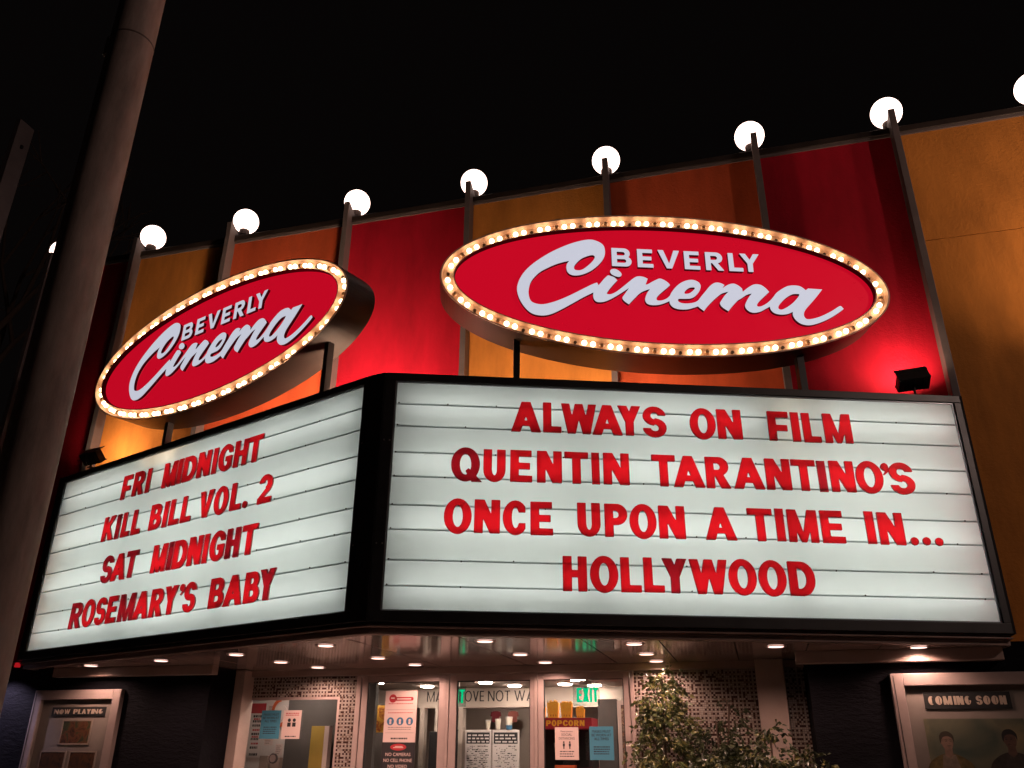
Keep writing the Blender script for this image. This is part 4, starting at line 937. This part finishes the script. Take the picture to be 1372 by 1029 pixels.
# ------------------------------------------------------------------ poster cases
def poster_case(x0, x1, z0, z1, head, label, hx0, hx1, hz0, hz1):
    c = thing('poster_case', label, 'poster case', ((x0+x1)/2, 0, z0), 0, 'poster cases on the dark blue walls')
    W, H = x1-x0, z1-z0; a = -W/2
    f = .105
    for nm, b in (('frame_side', box(a, -.07, 0, a+f, -.002, H)), ('frame_side', box(-a-f, -.07, 0, -a, -.002, H)), ('frame_top', box(a+f+.001, -.069, H-f, -a-f-.001, -.002, H)), ('frame_bottom', box(a+f+.001, -.069, 0, -a-f-.001, -.002, f))):
        b.build(nm, m_case_alu, c, bevel=.005)
    MB().box(a+.022, -.0735, .02, a+.028, -.0702, H-.02).build('hinge_line', m_gasket, c)
    box(a+f, -.02, f, -a-f, -.004, H-f).build('backing', m_case_back, c)
    box(a+f+.001, -.052, f+.001, -a-f-.001, -.048, H-f-.001).build('glass', m_glass2, c)
    cx = (x0+x1)/2
    box(hx0-cx, -.030, hz0-z0, hx1-cx, -.0205, hz1-z0).build('heading_plate', m_ink, c)
    # stencil-like heading, solid strokes with a narrow slit
    wt = [{'M': 1.45, 'W': 1.4, 'I': .42, ' ': .55, 'N': 1.1, 'L': .8, 'O': 1.1}.get(ch, 1) for ch in head]
    pad = .03; unit = (hx1-hx0-2*pad)/sum(wt); hh = (hz1-hz0)*.52; xc = 0
    for ch, wq in zip(head, wt):
        xa = xc; xc += wq*unit
        if ch == ' ': continue
        m = MB(); wl = wq*unit*.84
        fld = glyph_field(ch, wl/hh, {'M': .30, 'W': .24, 'N': .28, 'S': .3, 'A': .3, 'Y': .32, 'V': .3}.get(ch, .4), .12)
        if ch in 'OCGD':
            base = f_ell(wl/hh/2, .5, wl/hh/2, .5)
            slit = f_rect(wl/hh*.56, .1, wl/hh*.68, .9) if ch in 'OD' else (f_rect(wl/hh*.6, .12, 9, .88) if ch == 'C' else f_or(f_rect(wl/hh*.6, .5, 9, .84), f_rect(wl/hh*.6, .14, wl/hh*.74, .55)))
            fld = f_sub(base, slit)
        L = [rdp(P, .01) for P in contours(fld, -.1, -.1, wl/hh+.1, 1.1, 36)]
        L = [[(p[0]*hh, p[1]*hh) for p in P_] for P_ in L]
        outer = [P_ for P_ in L if abs(area(P_)) > 1e-6]
        if not outer: continue
        s0 = [q for q in outer if area(q)*area(max(outer, key=lambda t: abs(area(t)))) > 0]
        if len(s0) > 1:
            for q in s0: extrude(m, [q], -.0345, -.0305)
        else: extrude(m, outer, -.0345, -.0305)
        o = m.build('letter', [m_cream, m_cream], c); o.location = (hx0-cx+pad+xa+unit*.06, 0, hz0-z0+(hz1-hz0)*.25); o['label'] = 'cream letter %s' % ch
    return c
poster_case(1.174, 2.45, .55, 2.337, 'COMING SOON', 'aluminium COMING SOON poster case on the right dark wall', 1.43, 2.13, 2.035, 2.175)
poster_case(-8.235, -7.04, .55, 2.305, 'NOW PLAYING', 'aluminium NOW PLAYING poster case on the left dark wall', -7.975, -7.235, 2.02, 2.118)
# generic film poster with two people, flat print
p = thing('film_poster', 'film poster of two people before a dim field, in the COMING SOON case', 'poster', (1.79, -.023, .78))
box(-.395, -.003, 0, .405, .001, 1.175).build('sheet', m_posterdark, p)
def disc(m, pts, y): k = len(m.v); m.v += [(a, y, b) for a, b in pts]; m.f.append(list(range(k, k+len(pts)))); m.m.append(m.mi)
def oval_pts(cx, cz, a, b, n=20, sk=0): return [(cx+a*math.cos(t)+sk*math.sin(t), cz+b*math.sin(t)) for t in np.linspace(0, 2*math.pi, n, endpoint=False)]
def figure(cx, zh, s, turn, hair, outer, inner, skin, name):
    m = MB(); disc(m, smooth_loop([(cx-.045*s, zh-.095*s), (cx-.13*s, zh-.135*s), (cx-.185*s, zh-.20*s), (cx-.215*s, zh-.36*s), (cx-.235*s, .022, 1), (cx+.235*s, .022, 1), (cx+.21*s, zh-.36*s), (cx+.18*s, zh-.19*s), (cx+.12*s, zh-.13*s), (cx+.045*s, zh-.095*s)], 3), -.0040); m.build(name+'_jacket', outer, p)
    m = MB(); disc(m, [(cx-.05*s, zh-.10*s), (cx-.085*s, zh-.28*s), (cx-.07*s, .024), (cx+.07*s, .024), (cx+.09*s, zh-.28*s), (cx+.05*s, zh-.10*s)], -.0044); m.build(name+'_shirt', inner, p)
    m = MB(); disc(m, [(cx-.028*s, zh-.04*s), (cx-.034*s, zh-.105*s), (cx, zh-.13*s), (cx+.034*s, zh-.105*s), (cx+.028*s, zh-.04*s)], -.0048); disc(m, oval_pts(cx, zh, .047*s, .066*s), -.0052); disc(m, oval_pts(cx-.047*s, zh, .010*s, .018*s, 10), -.0050); m.build(name+'_face', skin, p)
    h = MB(); disc(h, smooth_loop([(cx-.054*s, zh-.01*s), (cx-.058*s, zh+.045*s), (cx-.03*s, zh+.082*s), (cx+.02*s, zh+.086*s), (cx+.056*s, zh+.05*s), (cx+.052*s, zh-.005*s), (cx+.043*s, zh+.03*s), (cx+.01*s, zh+.048*s), (cx-.035*s, zh+.036*s)], 3), -.0055)
    t = turn*.010*s
    for q in (-1, 1): h.box(cx+t+q*.019*s-.008*s, -.0058, zh+.006*s, cx+t+q*.019*s+.008*s, -.0055, zh+.011*s); h.box(cx+t+q*.020*s-.010*s, -.0058, zh+.018*s, cx+t+q*.020*s+.010*s, -.0055, zh+.0215*s)
    h.box(cx+t-.012*s, -.0058, zh-.031*s, cx+t+.012*s, -.0055, zh-.027*s); h.box(cx+t+.001*s, -.0058, zh-.012*s, cx+t+.006*s, -.0055, zh-.009*s)
    h.build(name+'_hair', hair, p)
skl = mat('skin_print', (.20, .115, .085), .7, var=.35, vscale=14); skd = mat('skin_print_dark', (.12, .06, .045), .7, var=.35, vscale=14)
figure(-.235, .985, 1.0, 1, mat('hair_dark', (.045, .03, .02), .7), mat('jacket_mustard', (.13, .085, .03), .8, var=.5, vscale=16), mat('tee_print', (.17, .12, .09), .8, var=.3, vscale=20), skl, 'left_figure')
figure(.265, 1.0, 1.02, -1, m_ink, mat('coat_dark', (.035, .025, .02), .8, var=.5, vscale=16), mat('shirt_dim', (.05, .035, .03), .8, var=.4, vscale=20), skd, 'right_figure')
for i, (x0, z0, x1, z1, lb) in enumerate(((-7.80, 1.715, -7.385, 1.985, 'small framed photo under the NOW PLAYING heading'), (-8.02, 1.30, -7.66, 1.655, 'left dim photo in the lower row of the left case'), (-7.62, 1.30, -7.25, 1.655, 'right dim photo in the lower row of the left case'),
                                         (-8.02, .8, -7.25, 1.25, 'wide dim photo at the foot of the left case'))):
    q = thing('framed_photo', lb, 'photo', ((x0+x1)/2, -.021, z0), 0, 'photos in the NOW PLAYING case')
    W, H = x1-x0, z1-z0; b = .018
    MB().box(-W/2, -.008, 0, W/2, 0, b).box(-W/2, -.008, H-b, W/2, 0, H).box(-W/2, -.008, b, -W/2+b, 0, H-b).box(W/2-b, -.008, b, W/2, 0, H-b).build('mount', m_trim, q)
    box(-W/2+b, -.004, b, W/2-b, 0, H-b).build('print', m_photo if i == 0 else m_photo2, q)

# ------------------------------------------------------------------ plants
def leaf_mat(name, c1, c2):
    m = mat(name, c1, .38, var=0, col2=c2, vscale=18, spec=.6); return m
m_leaf = [leaf_mat('leaf_green', (.035, .055, .012), (.075, .09, .02)), leaf_mat('leaf_light', (.12, .12, .03), (.22, .20, .06))
           , leaf_mat('leaf_dark', (.018, .028, .008), (.04, .05, .012)), leaf_mat('leaf_olive', (.07, .075, .016), (.15, .13, .03))]
m_bark = mat('bark', (.08, .05, .035), .9, var=.3, bump=.4)
def plant(name, label, base, blobs, seed, stems, pot=True, leaf=.034, cat='plant', mats=None):
    r = random.Random(seed); p = thing(name, label, cat, base, 0)
    m = MB(); V = Vector
    for (cx, cy, cz, rx, ry, rz_, n) in blobs:
        for _ in range(n):
            # twig clusters make clumps and gaps
            while True:
                q = V((r.uniform(-1, 1), r.uniform(-1, 1), r.uniform(-1, 1)))
                if .25 < q.length < 1: break
            c = V((cx+q.x*rx, cy+q.y*ry, cz+q.z*rz_))
            dirn = V((q.x, q.y, q.z*.5-.25)).normalized()
            for k in range(6):
                o = c+dirn*(k*.018)+V((r.gauss(0, .018), r.gauss(0, .018), r.gauss(0, .018)))
                d = (dirn*.6+V((r.uniform(-1, 1), r.uniform(-1, 1), r.uniform(-1, .3)))).normalized()
                s = V((r.uniform(-1, 1), r.uniform(-1, 1), r.uniform(-1, 1))).cross(d)
                if s.length < .1: continue
                s.normalize(); L = leaf*r.uniform(.7, 1.3); w_ = L*.32; nrm = s.cross(d)*L*.12
                m.mi = 0 if r.random() < .72 else 1
                kk = len(m.v)
                m.v += [tuple(o), tuple(o+d*L*.5+s*w_+nrm), tuple(o+d*L*1.15), tuple(o+d*L*.5-s*w_+nrm), tuple(o+d*L*.5-nrm*.3)]
                for q2 in ((0, 1, 4), (1, 2, 4), (2, 3, 4), (3, 0, 4)): m.f.append([kk+i for i in q2]); m.m.append(m.mi)
    tag(m.build('foliage', mats or m_leaf[:2], p), kind='stuff')
    m = MB()
    for st in stems: m.tube(st, .011, 7)
    m.build('stem', m_bark, p)
    if pot:
        MB().cyl((0, 0, 0), .19, .25, 0, .42, 24).build('pot', mat('pot_terracotta', (.14, .06, .04), .7), p); MB().cyl((0, 0, .41), .225, .225, 0, .012, 24).build('soil', m_bark, p)
plant('ficus_tree', 'tall leafy potted ficus lit from above, right of the doors', (-.92, .30, 0),
      [(.02, .05, 2.34, .11, .10, .12, 40), (-.03, 0, 2.14, .22, .18, .18, 100), (.06, 0, 1.92, .26, .2, .18, 105), (-.04, 0, 1.68, .27, .22, .2, 100), (.16, 0, 1.30, .4, .25, .28, 130), (-.05, 0, 1.30, .3, .22, .3, 60)], 4,
      [[(0, 0, .4), (.02, .01, 1.2), (-.01, 0, 1.8), (0, 0, 2.35)], [(.02, .01, 1.2), (.2, .02, 1.75), (.24, 0, 1.95)], [(-.01, 0, 1.5), (-.18, 0, 1.95), (-.2, 0, 2.12)]], leaf=.047)
plant('dark_shrub', 'dark leafy shrub between the tall ficus and the right column', (-.42, .28, 0),
      [(.0, 0, 1.74, .22, .15, .18, 85), (.14, 0, 1.98, .12, .1, .12, 12), (-.02, 0, 1.45, .36, .2, .25, 170)], 21,
      [[(0, 0, .4), (.03, 0, 1.3), (0, 0, 1.95)], [(.03, 0, 1.2), (.14, 0, 2.1)]], leaf=.05, mats=[m_leaf[2], m_leaf[2]])
plant('broad_shrub', 'low spreading yellow-green shrub in front of the right column', (.05, -.15, 0),
      [(-.35, 0, 1.48, .28, .2, .20, 120), (.0, -.03, 1.54, .30, .22, .19, 135), (.32, 0, 1.47, .26, .2, .17, 105), (0, 0, 1.15, .6, .3, .35, 200), (.02, .2, 1.80, .10, .08, .10, 14)], 8,
      [[(0, 0, .4), (-.2, 0, 1.0), (-.35, 0, 1.5)], [(0, 0, .4), (.05, 0, 1.1), (.0, 0, 1.6)], [(0, 0, .4), (.2, 0, 1.0), (.35, 0, 1.4)], [(.02, 0, .9), (.02, .2, 1.5), (.02, .2, 1.85)]], leaf=.048, mats=[m_leaf[2], m_leaf[3]])

# ------------------------------------------------------------------ unseen street lamp, added right of the picture as fill for wall and poles
sl = thing('added_street_lamp', 'tall unseen street lamp added for fill light on the kerb to the right of the cinema', 'street lamp', (11.6, -4.1, -.006))
MB().cyl((0, 0, 0), .10, .06, 0, 8.6, 16).build('post', m_flood, sl); MB().tube([(0, 0, 8.5), (-.2, -.7, 8.75), (-.5, -1.5, 8.8)], .035).build('arm', m_flood, sl)
box(-.72, -1.95, 8.74, -.38, -1.4, 8.86).build('lamp_head', m_flood, sl); box(-.68, -1.9, 8.725, -.42, -1.45, 8.739).build('lens', emat('street_fill_lens', (1, .68, .55), 20), sl)
Ld = bpy.data.lights.new('street_fill_light', 'POINT'); Ld.energy = 950; Ld.color = (1, .70, .60); Ld.shadow_soft_size = .15
link('street_fill_light', Ld, sl, (-.55, -1.7, 8.5))

# ------------------------------------------------------------------ poles at the left
pl = thing('utility_pole', 'thick grey round pole rising in front of the cinema at left', 'pole', (-3.913, -5.0, -.006)); pl.rotation_euler = (0, -.0115, 0)
m = MB(); N_ = 48
m.cyl((0, 0, 0), .152, .150, 0, 11.5, 48); m.build('shaft', m_pole, pl, smooth=False)
for q in pl.children[0].data.polygons: q.use_smooth = len(q.vertices) == 4
m = MB(); zb_ = 6.42
m.cyl((0, 0, zb_), .1535, .1535, 0, .012, 48); MB().box(-.20, -.05, zb_-.08, -.15, .04, zb_+.10).build('band_clamp', m_pole, pl, bevel=.006); m.build('seam_band', mat('band_dark', (.10, .07, .06), .6), pl)
MB().cyl((0, 0, 0), .34, .33, 0, .05, 40).build('base_plate', m_pole, pl)
bp = thing('blade_post', 'tall thin grey metal blade post at the far left edge', 'post', (-11.16, -.05, -.006))
box(-.05, -.15, 0, .05, .15, 11.52).build('post_body', m_fin, bp, bevel=.004)
MB().box(.051, -.02, 11.0, .09, .02, 11.06).build('bracket', m_flood, bp)
rl = thing('red_marker_lamp', 'tiny glowing red lamp under the left end of the marquee', 'lamp', (-8.56, -.10, 2.60)); MB().cyl((0, 0, 0), .035, .03, -.03, .02, 12).build('lens', emat('red_marker', (1, .02, .03), .35), rl); box(-.05, -.05, .02, .05, .05, .035).build('mount', m_flood, rl)
wl = thing('added_wall_wash_lamp', 'hidden pale lamp added to wash the left dark blue wall with light', 'lamp', (-8.80, -.30, 2.56)); box(-.08, -.04, 0, .08, .04, .05).build('housing', m_flood, wl); MB().box(-.07, -.03, -.008, .07, .03, -.001).build('lens', emat('lavender_lens', (.86, .70, 1), 4), wl)  # hidden lamp added for the lavender light on the left wall
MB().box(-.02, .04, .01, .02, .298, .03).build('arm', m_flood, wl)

# ------------------------------------------------------------------ bare tree far left in the dark
bt = thing('bare_tree', 'bare dark tree barely visible in the night at far left', 'tree', (-15.5, 2.5, -.006))
rr = random.Random(12); tm = MB(); cm = MB()
def branch(p, d, L, r, depth):
    q = p+d*L; (tm if depth > 2 else cm).tube([tuple(p), tuple(q)], (r, r*.72), 6)
    if depth == 0: return
    for _ in range(2 if depth > 1 else 3):
        nd = (d+Vector((rr.uniform(-.75, .75), rr.uniform(-.75, .75), rr.uniform(-.25, .55)))).normalized()
        branch(q, nd, L*rr.uniform(.62, .85), r*.66, depth-1)
branch(Vector((0, 0, 0)), Vector((.05, 0, 1)).normalized(), 5.2, .19, 6)
tm.build('trunk', m_bark, bt); cm.build('crown_branches', m_bark, bt)

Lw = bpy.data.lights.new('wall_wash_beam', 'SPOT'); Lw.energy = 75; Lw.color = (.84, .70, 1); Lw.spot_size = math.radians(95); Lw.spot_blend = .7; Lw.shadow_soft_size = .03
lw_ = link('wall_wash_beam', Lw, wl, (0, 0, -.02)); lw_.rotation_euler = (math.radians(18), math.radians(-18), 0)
